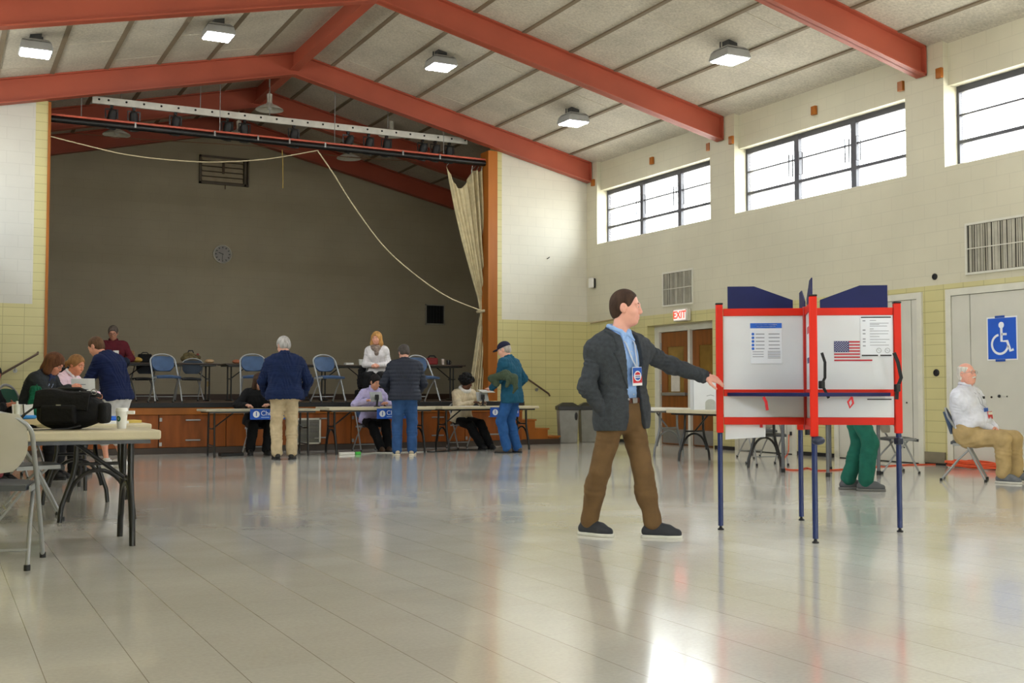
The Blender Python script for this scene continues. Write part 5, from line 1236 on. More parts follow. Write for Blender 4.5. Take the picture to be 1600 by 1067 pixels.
def hairfld(J, sc, h, style='short', t=.012, brow=.075):
    M, s = headM(J, sc); R3 = M.to_3x3().normalized(); P = lambda x, y, z: M @ Vector((x, y, z))
    e = lambda F, c, r, k=.02, sub=False: F.ell(P(*c), tuple(x*s for x in r), R3, k*s, sub)
    F = Fld(h)
    if style in ('short', 'ring', 'fringe'):
        e(F, (0, -.014, .034), (.0765+t, .097+t, .093+t)); e(F, (0, -.045, -.02), (.066+t*.7, .06+t, .075), .03)
        e(F, (0, .12, -.045), (.12, .088, .045+brow), .02, True)
        e(F, (0, .045, -.10), (.16, .09, .085), .015, True)
        e(F, (0, -.03, -.155), (.14, .14, .075), .02, True)
        for sd in (1, -1): e(F, (sd*.086, -.0, -.004), (.022, .026, .036), .008, True)
        if style == 'ring': e(F, (0, .02, .155), (.085, .12, .095), .02, True)
    elif style == 'long':
        e(F, (0, -.016, .036), (.086+t, .104+t, .096+t)); 
        for sd in (1, -1):
            F.cap(P(sd*.072, -.005, .03), P(sd*.088, .0, -.10), (.030+t)*s, (.030+t)*s, k=.03*s); F.cap(P(sd*.088, .0, -.10), P(sd*.075, .03, -.185), (.032+t)*s, .022*s, k=.03*s)
        F.cap(P(0, -.06, .02), P(0, -.07, -.16), (.066+t)*s, (.06+t)*s, k=.04*s)
        e(F, (0, .125, -.035), (.066, .11, .098), .02, True)
    elif style == 'bob':
        e(F, (0, -.016, .036), (.088+t, .106+t, .096+t))
        for sd in (1, -1): F.cap(P(sd*.068, -.01, .03), P(sd*.082, .01, -.10), (.036+t)*s, (.034+t)*s, k=.03*s)
        F.cap(P(0, -.055, .02), P(0, -.06, -.11), (.07+t)*s, (.066+t)*s, k=.04*s)
        e(F, (0, .135, -.045), (.062, .11, .098), .02, True)
    elif style == 'bun':
        e(F, (0, -.016, .034), (.081+t, .10+t, .095+t)); e(F, (0, .13, -.035), (.10, .10, .122), .02, True); e(F, (0, .03, -.12), (.16, .11, .085), .02, True)
        F.cap(P(0, -.10, .01), P(.0, -.135, -.02), .034*s, .03*s, k=.02*s); F.cap(P(0, -.135, -.02), P(.0, -.14, -.07), .026*s, .014*s, k=.02*s)
    elif style == 'afro':
        rng = random.Random(5); e(F, (0, -.02, .05), (.130, .135, .128))
        for k in range(70):
            a, b = rng.uniform(0, 2*PI), rng.uniform(-.25, 1.0); q = math.sqrt(max(0, 1-b*b)); e(F, (.128*q*math.cos(a), -.02+.132*q*math.sin(a), .045+.124*b), (.028, .028, .028), .008)
        e(F, (0, .145, -.06), (.10, .10, .115), .02, True); e(F, (0, .06, -.13), (.14, .13, .09), .02, True)
    return F
M_eye = mat('eye white', (226, 220, 214), rough=.2, var=0); M_iris = mat('dark iris', (44, 34, 28), rough=.15, var=0)
def face(root, J, sc, brow_mat, lip_mat, glasses=None, moustache=None, eyes=True):
    M, s = headM(J, sc); P = lambda x, y, z: M @ Vector((x, y, z)); R3 = M.to_3x3().normalized()
    for sd in (1, -1):
        if eyes:
            T = Matrix.Translation(P(sd*.030, .0808, .006)) @ R3.to_4x4()
            e = MB().ball((0, 0, 0), (.0125*s, .0135*s, .0075*s), 12, 8, T).build('eye', M_eye, root); MB().ball((0, .009*s, 0), (.0055*s, .0055*s, .0055*s), 10, 6, T).build('iris', M_iris, e)
        MB().tube([P(sd*.012, .0945, .028), P(sd*.030, .0915, .032), P(sd*.048, .082, .027)], [.0030*s, .0042*s, .0022*s], 7).build('eyebrow', brow_mat, root)
    MB().tube([P(-.023, .084, -.064), P(-.009, .0915, -.0635), (P(0, .092, -.0645)), P(.009, .0915, -.0635), P(.023, .084, -.064)], [.001*s, .0045*s, .0045*s, .0045*s, .001*s], 7).build('lips', lip_mat, root)
    if glasses:
        g = MB()
        for sd in (1, -1):
            g.tube([P(sd*.033+.0235*math.cos(a), .103, .004+.017*math.sin(a)) for a in [2*PI*k/18 for k in range(18)]], .0018*s, 6, closed=True); g.tube([P(sd*.056, .101, .008), P(sd*.080, .05, .008), P(sd*.084, -.01, .006)], .0017*s, 6)
        g.tube([P(-.010, .104, .008), P(.010, .104, .008)], .0018*s, 6); g.build('glasses', glasses, root)
    if moustache:
        MB().tube([P(-.032, .088, -.058), P(-.012, .100, -.049), P(0, .103, -.048), P(.012, .100, -.049), P(.032, .088, -.058)], [.004*s, .0085*s, .008*s, .0085*s, .004*s], 8).build('moustache', moustache, root)
def shoe(root, J, n, up, sole, h, L=1.0):
    s = J['s']*L; a = J['an'+n]; d = J['fd'+n]; g = Vector((a.x, a.y, a.z-.085*J['s'])); U = Vector((0, 0, 1))
    F = Fld(h); F.cap(g-d*.045*s+U*.045*s, g+d*.10*s+U*.042*s, .036*s, .043*s, k=.02); F.cap(g+d*.10*s+U*.04*s, g+d*.155*s+U*.034*s, .043*s, .032*s, k=.02)
    F.cap(g-d*.02*s+U*.085*s, g+d*.09*s+U*.058*s, .040*s, .034*s, k=.02); F.clip(g+U*.018, -U); F.clip(g+U*.105*s, U)
    o = F.build('shoe', up, root)
    F = Fld(h*.9); F.cap(g-d*.047*s+U*.012, g+d*.10*s+U*.012, .040*s, .046*s, k=.02); F.cap(g+d*.10*s+U*.012, g+d*.158*s+U*.012, .046*s, .034*s, k=.02); F.clip(g+U*.024, U); F.clip(g, -U)
    F.build('sole', sole, o); return o
def wrinkle(amp, sc=1.0, seed=0, dirz=1.0):
    def f(D, X, Y, Z):
        a = np.sin(sc*(38*Z*dirz+22*X+9*np.sin(17*X*sc+seed)))*np.sin(sc*(19*Y-13*Z+seed*1.7)); b = np.sin(sc*(61*Z+31*Y+7*np.sin(23*Z*sc)+seed))*.5
        m = np.clip(1-np.abs(D)/.05, 0, 1); return D+f32(amp)*(a+b)*m
    return f
SK = lambda n, c: mat('skin '+n, c, rough=.5, var=.07, scale=14, spec=.35)
LIP = lambda n, c: mat('lip '+n, c, rough=.45, var=0)
HAIR = lambda n, c: mat('hair '+n, c, rough=.7, spec=.2, var=.35, scale=30, bump=.7, bscale=120, stretch=(1, 1, .25))
M_solew = mat('white shoe sole', (206, 204, 196), rough=.6); M_soled = mat('dark shoe sole', (28, 28, 30), rough=.6)
M_belt = mat('brown leather belt', (84, 46, 30), rough=.4)

class Body:
    """one person: root empty at the base, parts as children"""
    def __init__(s, label, base, deg, J, h, skin, sc=1.0, name='person'):
        s.r = thing(name, label, 'person', base, R_(deg)); s.J, s.h, s.sc, s.skin = J, h, sc, skin
    def skinmesh(s, hands, fat=0.0, jaw=1.0, nose=1.0, lo=-.012):
        F = Fld(s.h); torso(F, s.J, lo); 
        for n in 'RL': arm(F, s.J, n, lo*.5)
        legs(F, s.J, lo)
        for n in 'RL': F.cap(s.J['an'+n], s.J['an'+n]+s.J['fd'+n]*.09-Vector((0, 0, .03)), .034, .028, k=.02)
        head(F, s.J, s.sc, jaw, fat, nose)
        for n, kw in hands.items(): hand(F, s.J, n, **kw)
        return F.build('body', s.skin, s.r)
    def hair(s, style, m, t=.012, brow=.075, h=None, name='hair'):
        return hairfld(s.J, s.sc, h or max(.0055, s.h*.7), style, t, brow).build(name, m, s.r)
    def top(s, name, m, off=.018, hem=.10, wr=.97, belly=0, bust=0, collar=True, amp=.004, sleeves=True, puff=1.0, extra=None, hemr=0.0, sc=1.0, tuck=None):
        J = s.J; F = Fld(s.h); torso(F, J, off, belly, bust=bust)
        if hem: q = J['pel']-J['u']*hem; F.cap(q-J['r']*.075*J['w'], q+J['r']*.075*J['w'], .112*J['s']*J['w']+off+hemr, k=.08); F.clip(q-J['u']*.03, -J['u'])
        F.clip(J['neck']+J['u2']*.035+J['f']*.0, J['u2']+J['f']*.25) 
        if tuck is not None: F.clip(J['pel']+J['u']*tuck, -J['u'])
        if sleeves:
            for n in 'RL': F.cap(J['sh'+n], J['sh'+n].lerp(J['el'+n], .25), .056*J['s']+off*.8, k=.04)
        if extra: extra(F)
        if amp: F.fn(wrinkle(amp, sc, len(name)))
        o = F.build(name, m, s.r)
        if sleeves:
            for n in 'RL':
                F = arm(Fld(s.h), J, n, off*.85, wr, puff)
                if extra: extra(F)
                if amp: F.fn(wrinkle(amp*1.1, sc*1.2, 7))
                F.build('sleeve', m, o)
        return o
    def collar(s, m, off=.012, tip=True, name='collar', r=.011):
        J = s.J; F = Fld(min(.007, s.h)); nb = J['neck']+J['u2']*.036; Rr, f, u = J['r'], J['f'], J['u2']
        for sd in (1, -1):
            pts = [nb-f*.066+u*.03, nb+Rr*sd*.05-f*.04+u*.03, nb+Rr*sd*.066+f*.012+u*.015, nb+Rr*sd*.04+f*.064-u*.012, nb+Rr*sd*.012+f*.078-u*.035]
            for a, b in zip(pts, pts[1:]): F.cap(a, b, r+.008, r+.006, k=.012)
            if tip: F.cap(pts[3]+f*.01, nb+Rr*sd*.055+f*.098-u*.075, r*1.1, r*.7, k=.012); F.cap(pts[4]+f*.004, nb+Rr*sd*.055+f*.098-u*.075, r*.9, r*.6, k=.012)
        return F.build(name, m, s.r)
    def trousers(s, m, off=.016, hem=.98, straight=.018, waist=.11, amp=.004, rel=1.0, name='trousers', h=None):
        J = s.J; F = Fld(h or s.h); legs(F, J, off, hem, straight, rel); wl = np.array(J['pel']+J['u']*waist); un = np.array(J['u'])
        def cut(D, X, Y, Z):
            x, y, z = X-wl[0], Y-wl[1], Z-wl[2]; c = x*un[0]+y*un[1]+z*un[2]; return np.where(x*x+y*y+z*z < .055, np.maximum(D, c), D)
        if waist > .06: q = J['pel']+J['u']*.09; F.cap(q-J['r']*.072*J['w'], q+J['r']*.072*J['w'], .104*J['s']*J['w']+off, k=.06)
        F.fn(cut)
        if amp: F.fn(wrinkle(amp, .8, 3))
        return F.build(name, m, s.r)
    def shoes(s, up, sole, L=1.0):
        for n in 'RL': shoe(s.r, s.J, n, up, sole, min(.009, s.h), L)
    def local(s, p): return s.r.matrix_world.inverted() @ Vector(p)
def tolocal(base, deg, p): return Matrix.Rotation(-R_(deg), 3, 'Z') @ (Vector(p)-Vector(base))

from mathutils.bvhtree import BVHTree
def surf(o, p, d, lift=.004):
    """the point of a garment met first when coming from outside towards p along -d"""
    t = BVHTree.FromPolygons([v.co.copy() for v in o.data.vertices], [tuple(q.vertices) for q in o.data.polygons])
    d = Vector(d).normalized(); h = t.ray_cast(Vector(p)+d*.6, -d, .8)
    return (h[0]+d*lift) if h[0] is not None else Vector(p)+d*.15
# ------------------------------------------------------------------ the walking man by the booth
_fh = Vector((_fw.x, _fw.y, 0)).normalized(); ZV = Vector((0, 0, 1))
def walking_man():
    base = onfloor(975, 838); base.z = 0; deg = -167.0
    L = lambda x, y, d: tolocal(base, deg, at(x, y, d)); D = lambda v: Matrix.Rotation(-R_(deg), 3, 'Z') @ Vector(v)
    s = 1.02; J = {'s': s, 'w': 1.0}
    J['pel'] = L(971, 645, 7.93); J['neck'] = L(966, 524, 7.94)
    J['u'] = (J['neck']-J['pel']).normalized(); r = Vector((1, 0, 0)); r = (r-J['u']*r.dot(J['u'])).normalized(); J['r'] = r; J['f'] = J['u'].cross(r); J['u2'] = J['u']
    J['waist'] = J['pel']+J['u']*.17*s; J['chest'] = J['pel']+J['u']*.36*s
    J['shR'], J['shL'] = L(932, 548, 7.84), L(1001, 547, 8.06)
    J['elR'], J['wrR'] = L(917, 605, 7.76), L(946, 646, 7.80)
    J['elL'], J['wrL'] = L(1049, 571, 8.17), L(1099, 588, 8.17)
    for n, sd in (('R', 1), ('L', -1)): J['hip'+n] = J['pel']+r*sd*.09+J['u']*-.03
    J['knR'], J['anR'] = L(937, 737, 7.87), L(920, 817, 7.99)
    J['knL'], J['anL'] = L(1005, 737, 7.86), L(1021, 821, 7.86)
    J['fdR'] = D(_rt*.80-_fh*.6).normalized(); J['fdL'] = D(_rt*.97-_fh*.22).normalized()
    J['head'] = L(978, 481, 7.95); J['hf'] = D(_rt*.95-_fh*.26-ZV*.03).normalized(); hu = D(ZV-_rt*.02); J['hu'] = (hu-J['hf']*hu.dot(J['hf'])).normalized()
    B = Body('man in dark grey jacket and brown trousers walking right, hand reaching to the booth', base, deg, J, .0055, SK('fair pink', (226, 166, 148)), 1.0)
    J['s'] = s
    B.skinmesh({'R': dict(curl=(30, 40, 40)), 'L': dict(dir=D(_rt*.93-ZV*.20+_fh*.05), pn=D(_fh*.55-ZV*.8-_rt*.1), curl=(10, 16, 14), spread=3)}, fat=.006, lo=-.014)
    hb = HAIR('dark brown', (66, 48, 38))
    face(B.r, J, 1.0, HAIR('soft brow', (122, 88, 70)), LIP('fair', (196, 112, 104)))
    B.hair('short', hb, .006, .098, .0045)
    # shirt
    blue = cloth('light blue shirt', (146, 178, 226), bump=.12)
    B.top('shirt', blue, .006, 0, 1.0, amp=.0025, sleeves=False)
    for n in 'RL': MB().cyl(J['wr'+n].lerp(J['el'+n], .16), J['wr'+n].lerp(J['el'+n], -.02), .042, 16).build('shirt_cuff', blue, B.r)
    B.collar(blue, .010, True, 'shirt_collar', .009)
    # trousers, belt
    B.trousers(cloth('brown cotton trousers', (104, 80, 52), bump=.2), .011, .94, .012, .10, .003, .97, h=.0065)
    F = Fld(.005); q = J['waist']-J['u']*.10; F.cap(J['pel']-r*.075*1.1+J['u']*.085, J['pel']+r*.075*1.1+J['u']*.085, .112*s*1.1+.004, k=.05); F.clip(J['pel']+J['u']*.105, J['u']); F.clip(J['pel']+J['u']*.068, -J['u'])
    B_ = F.build('belt', M_belt, B.r)
    MB().cbox((0, 0, 0), (.045, .008, .038), Matrix.Translation(J['pel']+J['u']*.087+J['f']*.137) @ frame((0, 0, 0), r, J['u'])).build('buckle', M_steel, B_, bevel=.004)
    # jacket
    jk = cloth('charcoal wool jacket', (58, 62, 67), bump=.3, bscale=160, var=.2, scale=40)
    pel, u, f = (np.array(J[k]) for k in ('pel', 'u', 'f')); rr = np.array(r)
    def coords(X, Y, Z):
        x = (X-pel[0])*rr[0]+(Y-pel[1])*rr[1]+(Z-pel[2])*rr[2]; y = (X-pel[0])*f[0]+(Y-pel[1])*f[1]+(Z-pel[2])*f[2]; z = (X-pel[0])*u[0]+(Y-pel[1])*u[1]+(Z-pel[2])*u[2]; return x, y, z
    ZK, WK = [-.25, -.10, .02, .18, .36, .46, .56], [.14, .095, .064, .062, .084, .086, .078]
    def opening(Dm, X, Y, Z):
        x, y, z = coords(X, Y, Z); w = np.interp(z, ZK, WK); return np.maximum(Dm, -np.maximum(np.abs(x-.006)-w, -y))
    F = Fld(.006); torso(F, J, .032); q = J['pel']-J['u']*.115; F.cap(q-r*.070, q+r*.070, .140, k=.08); F.cap(J['pel']+J['u']*.05-r*.072, J['pel']+J['u']*.05+r*.072, .136, k=.06)
    F.clip(q-J['u']*.0, -J['u']); F.clip(J['neck']+J['u2']*.03+J['f']*.0, J['u2']+J['f']*.55); F.fn(opening)
    for n in 'RL': F.cap(J['neck']-J['u']*.005+(J['sh'+n]-J['neck'])*.40, J['sh'+n], .062, .062, k=.05)
    for n in 'RL': F.cap(J['sh'+n], J['sh'+n].lerp(J['el'+n], .2), .066, .064, k=.04)
    F.fn(wrinkle(.003, .8, 2)); jo = F.build('jacket', jk, B.r)
    for n, e in (('R', .93), ('L', .97)):
        F = Fld(.006); F.cap(J['sh'+n], J['el'+n], .067, .060, k=.03); F.cap(J['el'+n], J['el'+n].lerp(J['wr'+n], e), .060, .049, k=.03); F.fn(wrinkle(.005, 1.1, 5)); F.build('sleeve', jk, jo)
    # lapels
    for sd, nm in ((1, 'lapel'), (-1, 'lapel')):
        def lap(Dm, X, Y, Z, sd=sd):
            x, y, z = coords(X, Y, Z); x = (x-.006)*sd; w = np.interp(z, ZK, WK); lw = np.interp(z, [.17, .22, .40, .43, .435, .50, .56], [0, .02, .075, .085, .05, .055, .05])
            return np.maximum(np.maximum(Dm, np.maximum(w-.004-x, x-w-lw)), np.maximum(-y, .17-z))
        F = Fld(.0055); torso(F, J, .041); F.clip(J['neck']+J['u2']*.045+J['f']*.0, J['u2']+J['f']*.45); F.fn(lap); F.build(nm, jk, B.r)
    F = Fld(.006); nb = J['neck']+J['u']*.02; pts = [nb-J['u']*.012+r*.074*math.cos(a)*1.08-J['f']*(.005+.068*math.sin(a))+J['u']*(.030*math.sin(a)) for a in [PI*k/8 for k in range(-1, 10)]]
    for a, b in zip(pts, pts[1:]): F.cap(a, b, .020, k=.015)
    F.build('jacket_collar', jk, B.r)
    MB().ball(J['pel']+J['u']*.10+J['f']*.150+r*.075, (.009, .005, .009), 10, 6).build('jacket_button', mat('grey button', (150, 150, 150), rough=.4), B.r)
    B.shoes(mat('dark canvas shoe', (44, 46, 52), rough=.75, bump=.3, bscale=140), M_solew, 1.03)
    # lanyard and badge
    c = J['pel']+J['u']*.255+J['f']*.155-r*.012; G = frame((0, 0, 0), -r, J['u'])
    bd = MB().cbox((0, 0, 0), (.095, .004, .13), Matrix.Translation(c) @ G).build('badge', mat('badge white', (232, 234, 238), rough=.4), B.r, bevel=.002)
    q = Matrix.Translation(c) @ G
    MB().box((-.044, -.0035, .0), (.044, -.002, .061), q).build('badge_blue', mat('badge blue', (28, 84, 176), rough=.4), bd, smooth=False)
    MB().box((-.044, -.0035, -.046), (.044, -.002, .0), q).build('badge_red', mat('badge red', (196, 34, 48), rough=.4), bd, smooth=False)
    MB().lathe([(0, 0), (.036, 0), (.036, .002), (0, .002)], seg=24, M=q @ Matrix.Translation((0, -.0035, .002)) @ Matrix.Rotation(PI/2, 4, 'X')).build('badge_disc', mat('badge white', (232, 234, 238)), bd, smooth=False)
    MB().prism([(-.026, .008), (.026, .008), (.020, .022), (.0, .029), (-.020, .022)], .001, q @ Matrix.Translation((0, -.0067, .002))).build('badge_arc', mat('badge red', (196, 34, 48)), bd, smooth=False)
    MB().prism([(-.026, -.012), (-.02, -.022), (0, -.029), (.020, -.022), (.026, -.012)], .001, q @ Matrix.Translation((0, -.0067, .002))).build('badge_arc', mat('badge blue', (28, 84, 176)), bd, smooth=False)
    MB().box((-.024, -.0065, -.004), (.024, -.0055, .003), q).build('badge_text', mat('badge ink', (70, 90, 140)), bd, smooth=False)
    ln = cloth('pale lanyard', (190, 196, 210), bump=.1)
    for sd in (1, -1):
        MB().bar([J['neck']+r*sd*.055+J['f']*.055+J['u']*.0, J['neck']+r*sd*.043+J['f']*.115-J['u']*.06, J['chest']+r*(sd*.02-.008)+J['f']*.142-J['u']*.0, c+J['u']*.066+r*sd*.004], .011, .002, up=tuple(J['f'])).build('lanyard', ln, B.r, smooth=False)
    for k in range(5): MB().ball(J['pel']+J['u']*(.13+.075*k)+J['f']*(.128+.004*k if k < 4 else .122), (.0045, .003, .0045), 8, 5).build('shirt_button', M_white, B.r)
walking_man()
# ------------------------------------------------------------------ everybody else
def dirdeg(a, b):
    """yaw of a person who looks a to the right of the picture and b away from the camera"""
    v = _rt*a+_fh*b; return math.degrees(math.atan2(-v.x, v.y))
def ground(x, y): p = onfloor(x, y); p.z = 0; return p
W_ = lambda n: cloth(n[0], n[1])
# old man seated by the white door
def elder():
    deg = dirdeg(.68, -.73); c = CH['elder'].location
    J = skeleton(1.74, sit=.43, lean=-6, curve=0, feet=((.11, .47, -4), (-.15, .50, 10)), hands={'R': (.03, .30, .60), 'L': (-.04, .32, .60)}, poles={'R': (.8, -.5, -.3), 'L': (-.8, -.5, -.3)}, head=(-12, 4, 0), w=1.24, drop=.08, pelvis=(.03, .08, .53))
    B = Body('old bald man in white shirt and khaki trousers sitting on a folding chair', (c.x, c.y, 0), deg, J, .007, SK('ruddy', (228, 166, 146)), 1.02)
    B.skinmesh({'R': dict(pn=(-.6, -.2, -.6), curl=(35, 40, 30)), 'L': dict(pn=(.6, -.2, -.6), curl=(35, 40, 30))}, fat=.012, jaw=1.15, lo=-.012)
    wh = HAIR('white', (214, 210, 202)); face(B.r, J, 1.02, wh, LIP('ruddy', (176, 96, 88)), M_steel, wh)
    B.hair('ring', wh, .004, .10)
    sh = cloth('white cotton shirt', (214, 216, 228), bump=.2)
    so = B.top('shirt', sh, .018, .0, .98, belly=.9, amp=.004, puff=1.22, tuck=.075); B.collar(sh, .012, True, 'shirt_collar', .010)
    kh = cloth('khaki trousers', (176, 152, 108), bump=.2); B.trousers(kh, .018, .93, .020, .11, .005)
    F = Fld(.007); r, u = J['r'], J['u']; F.cap(J['waist']-r*.08-u*.05, J['waist']+r*.08-u*.05, .135, k=.05); F.clip(J['waist']-u*.035, u); F.clip(J['waist']-u*.075, -u); F.build('belt', M_belt, B.r)
    for n in 'RL': MB().cyl(J['an'+n]-ZV*.01, J['an'+n]+ZV*.07, .046, 14).build('sock', M_white, B.r)
    B.shoes(mat('grey running shoe', (104, 108, 114), rough=.7, var=.25, scale=18), M_solew, 1.1)
    f = J['f']; c1 = surf(so, J['waist']+u*.09-r*.01, f, .006); c2 = surf(so, J['waist']+u*.03-r*.01, f, .006); G = frame((0, 0, 0), -r, u)
    bd = MB().cbox((0, 0, 0), (.11, .004, .085), Matrix.Translation(c2) @ G).build('badge', mat('badge red', (196, 34, 48)), B.r, smooth=False)
    MB().cbox((0, -.003, .02), (.10, .003, .03), Matrix.Translation(c2) @ G).build('badge_white', M_white, bd, smooth=False)
    MB().cbox((0, 0, 0), (.10, .004, .05), Matrix.Translation(c1+r*.015) @ G).build('badge', mat('badge blue', (28, 84, 176)), B.r, smooth=False)
    for sd in (1, -1): MB().bar([J['neck']+r*sd*.06+f*.05]+[surf(so, J['chest']+u*z+r*sd*x, f, .003) for z, x in ((.10, .05), (.04, .037), (-.03, .022))]+[c1+u*.02], .008, .002, up=tuple(f)).build('lanyard', M_ink, B.r, smooth=False)
    MB().cbox(surf(so, J['chest']-r*.10+u*.05, f, .0), (.05, .02, .03)).build('pen_clip', M_black, B.r, bevel=.006)
CH['elder'].rotation_euler = (0, 0, R_(dirdeg(.90, -.42)))
elder()
# only legs show: voter behind the booth
def hidden_voter():
    b = ground(1334, 765.5); deg = dirdeg(.97, -.1)
    J = skeleton(1.70, feet=((.09, .10, -8), (-.08, -.05, 4)), hands={'R': (.13, .30, 1.02), 'L': (-.13, .30, 1.02)}, head=(0, -25, 0))
    B = Body('person in green trousers and grey shoes standing behind the voting booth', b, deg, J, .009, SK('mid', (206, 150, 124)))
    B.skinmesh({'R': {}, 'L': {}}); hb = HAIR('brown', (74, 54, 40)); B.hair('short', hb)
    B.top('top', cloth('grey sweatshirt', (120, 122, 126)), .018, .08); B.trousers(cloth('green trousers', (28, 92, 78)), .018, .92, .022, .06, .005)
    for n in 'RL': MB().cyl(J['an'+n]-ZV*.01, J['an'+n]+ZV*.07, .043, 14).build('sock', M_white, B.r)
    B.shoes(mat('grey walking shoe', (78, 80, 84), rough=.75), mat('grey sole', (100, 100, 98)), 1.08)
hidden_voter()
# white haired man in navy jacket, from behind
def navy_elder():
    b = ground(444, 717.5); deg = dirdeg(-.28, 1)
    J = skeleton(1.87, lean=5, feet=((.11, .0, -14), (-.11, -.06, 12)), hands={'R': (.30, .22, .98), 'L': (-.26, .30, .98)}, poles={'R': (.7, -.7, -.1), 'L': (-.7, -.6, -.1)}, head=(24, -20, 0), w=1.14, curve=8, drop=.095)
    B = Body('white haired heavy man in navy jacket and khaki trousers, back turned, at check-in', b, deg, J, .010, SK('fair', (208, 156, 134)))
    B.skinmesh({'R': {}, 'L': {}}, fat=.012); wh = HAIR('silver', (172, 168, 164)); B.hair('short', wh, .016)
    nv = cloth('navy jacket', (18, 33, 68), bump=.35); B.top('jacket', nv, .034, .07, .98, belly=.8, amp=.008, puff=1.12, hemr=.035); B.collar(nv, .018, False, 'jacket_collar', .016)
    B.trousers(cloth('pale khaki trousers', (186, 168, 136)), .018, .95, .022, .05, .006, 1.0)
    B.shoes(M_black, M_soled, 1.0)
    face(B.r, J, 1.0, wh, LIP('fair', (196, 112, 104)), M_blackmetal)
navy_elder()
# man in quilted jacket and flat cap, from behind
def quilted_man():
    b = ground(632, 711); deg = dirdeg(-.10, 1)
    J = skeleton(1.80, lean=6, feet=((.12, .03, -10), (-.12, -.03, 10)), hands={'R': (.20, .33, .98), 'L': (-.22, .28, 1.0)}, poles={'R': (.8, -.6, -.1), 'L': (-.8, -.6, -.1)}, head=(14, -34, 0), w=1.10, curve=8, drop=.08)
    B = Body('man in dark quilted jacket, blue jeans and flat cap, back turned', b, deg, J, .010, SK('fair', (208, 156, 134)))
    B.skinmesh({'R': {}, 'L': {}}); hb = HAIR('dark grey', (70, 64, 60)); B.hair('short', hb)
    def quilt(D, X, Y, Z): return D-f32(.012)*np.abs(np.sin(PI*Z/.062)).astype(f32)*np.clip(1-np.abs(D)/.05, 0, 1)
    jm = cloth('dark quilted nylon', (38, 42, 54), rough=.6)
    B.top('quilted_jacket', jm, .030, .05, .98, amp=.002, extra=lambda F: F.fn(quilt), hemr=.012); B.collar(cloth('maroon collar', (118, 62, 62)), .010, False, 'collar', .008)
    B.trousers(cloth('blue jeans', (44, 76, 120), bump=.3), .018, 1.0, .018, .04, .005, 1.05)
    B.shoes(mat('tan shoe', (176, 164, 140), rough=.7), mat('pale sole', (214, 204, 184)), 1.05)
    M, s = headM(J); P = lambda *v: M @ Vector(v)
    F = Fld(.009); F.ell(P(0, -.005, .075), (.096, .118, .062), M.to_3x3().normalized()); F.ell(P(0, .075, .055), (.075, .055, .022), M.to_3x3().normalized(), k=.03); F.clip(P(0, 0, .035), -J['hu']); F.build('flat_cap', cloth('grey brown wool cap', (78, 74, 72)), B.r)
    face(B.r, J, 1.0, hb, LIP('fair', (196, 112, 104)))
quilted_man()
# man in teal jacket with cap, holding a folded green jacket
def teal_man():
    b = ground(800, 707.5); deg = dirdeg(-.86, .50)
    J = skeleton(1.86, lean=4, feet=((.12, -.03, -6), (-.12, .03, 14)), hands={'R': (.16, .06, 1.03), 'L': (-.15, .30, 1.08)}, poles={'R': (1, -.9, .1), 'L': (-.7, -.6, -.3)}, head=(14, -18, 0), w=1.04, curve=6)
    B = Body('slim man in teal jacket, jeans and navy baseball cap, hand on hip', b, deg, J, .009, SK('pale', (226, 170, 148)))
    B.skinmesh({'R': {}, 'L': dict(pn=(0, 0, 1), curl=(30, 40, 30))}); gh = HAIR('light grey', (176, 166, 156)); B.hair('short', gh, .006)
    tl = cloth('teal jacket', (28, 80, 104), bump=.3); B.top('jacket', tl, .024, .13, .98, amp=.006, hemr=.0); B.collar(tl, .014, True, 'jacket_collar', .014)
    B.trousers(cloth('bright blue jeans', (40, 84, 140), bump=.3), .016, 1.0, .020, .02, .005)
    B.shoes(mat('brown suede shoe', (84, 76, 66), rough=.8), M_soled, 1.08)
    M, s = headM(J); R3 = M.to_3x3().normalized(); P = lambda *v: M @ Vector(v); nm = cloth('navy cap cotton', (34, 34, 56))
    F = Fld(.008); F.ell(P(0, -.014, .044), (.098, .120, .100), R3); F.clip(P(0, 0, .034), -J['hu']); cp = F.build('baseball_cap', nm, B.r)
    F = Fld(.007); F.ell(P(0, .115, .045), (.072, .072, .016), R3); F.build('cap_peak', nm, cp)
    MB().ball(P(.083, -.02, .085), (.012, .016, .012), 8, 6).build('cap_mark', M_white, cp)
    face(B.r, J, 1.0, gh, LIP('fair', (196, 112, 104)))
    return B, J
TB, TJ = teal_man()
bpy.context.view_layer.update()
def held_jacket():
    c = TB.r.matrix_world @ TJ['wrL']; F = Fld(.009)
    o = lambda x, y, d: at(x, y, 18.42+d)-c
    F.cap(o(768, 590, 0), o(790, 586, .0), .05, .075, k=.06); F.cap(o(790, 586, 0), o(803, 592, -.1), .075, .06, k=.06); F.cap(o(803, 590, -.1), o(806, 606, -.1), .06, .035, k=.05); F.cap(o(796, 592, -.1), o(792, 603, -.1), .05, .03, k=.05); F.cap(o(766, 592, 0), o(776, 600, 0), .035, .05, k=.05)
    F.cap(o(806, 606, -.1), o(802, 613, -.1), .028, .02, k=.03)
    F.fn(wrinkle(.005, 1.3, 4)); r = F.build('folded_jacket', cloth('olive green jacket', (66, 78, 60), bump=.4), None); r.location = c
    tag(r, 'folded olive green jacket over the arm of the man in teal', 'jacket')
held_jacket()
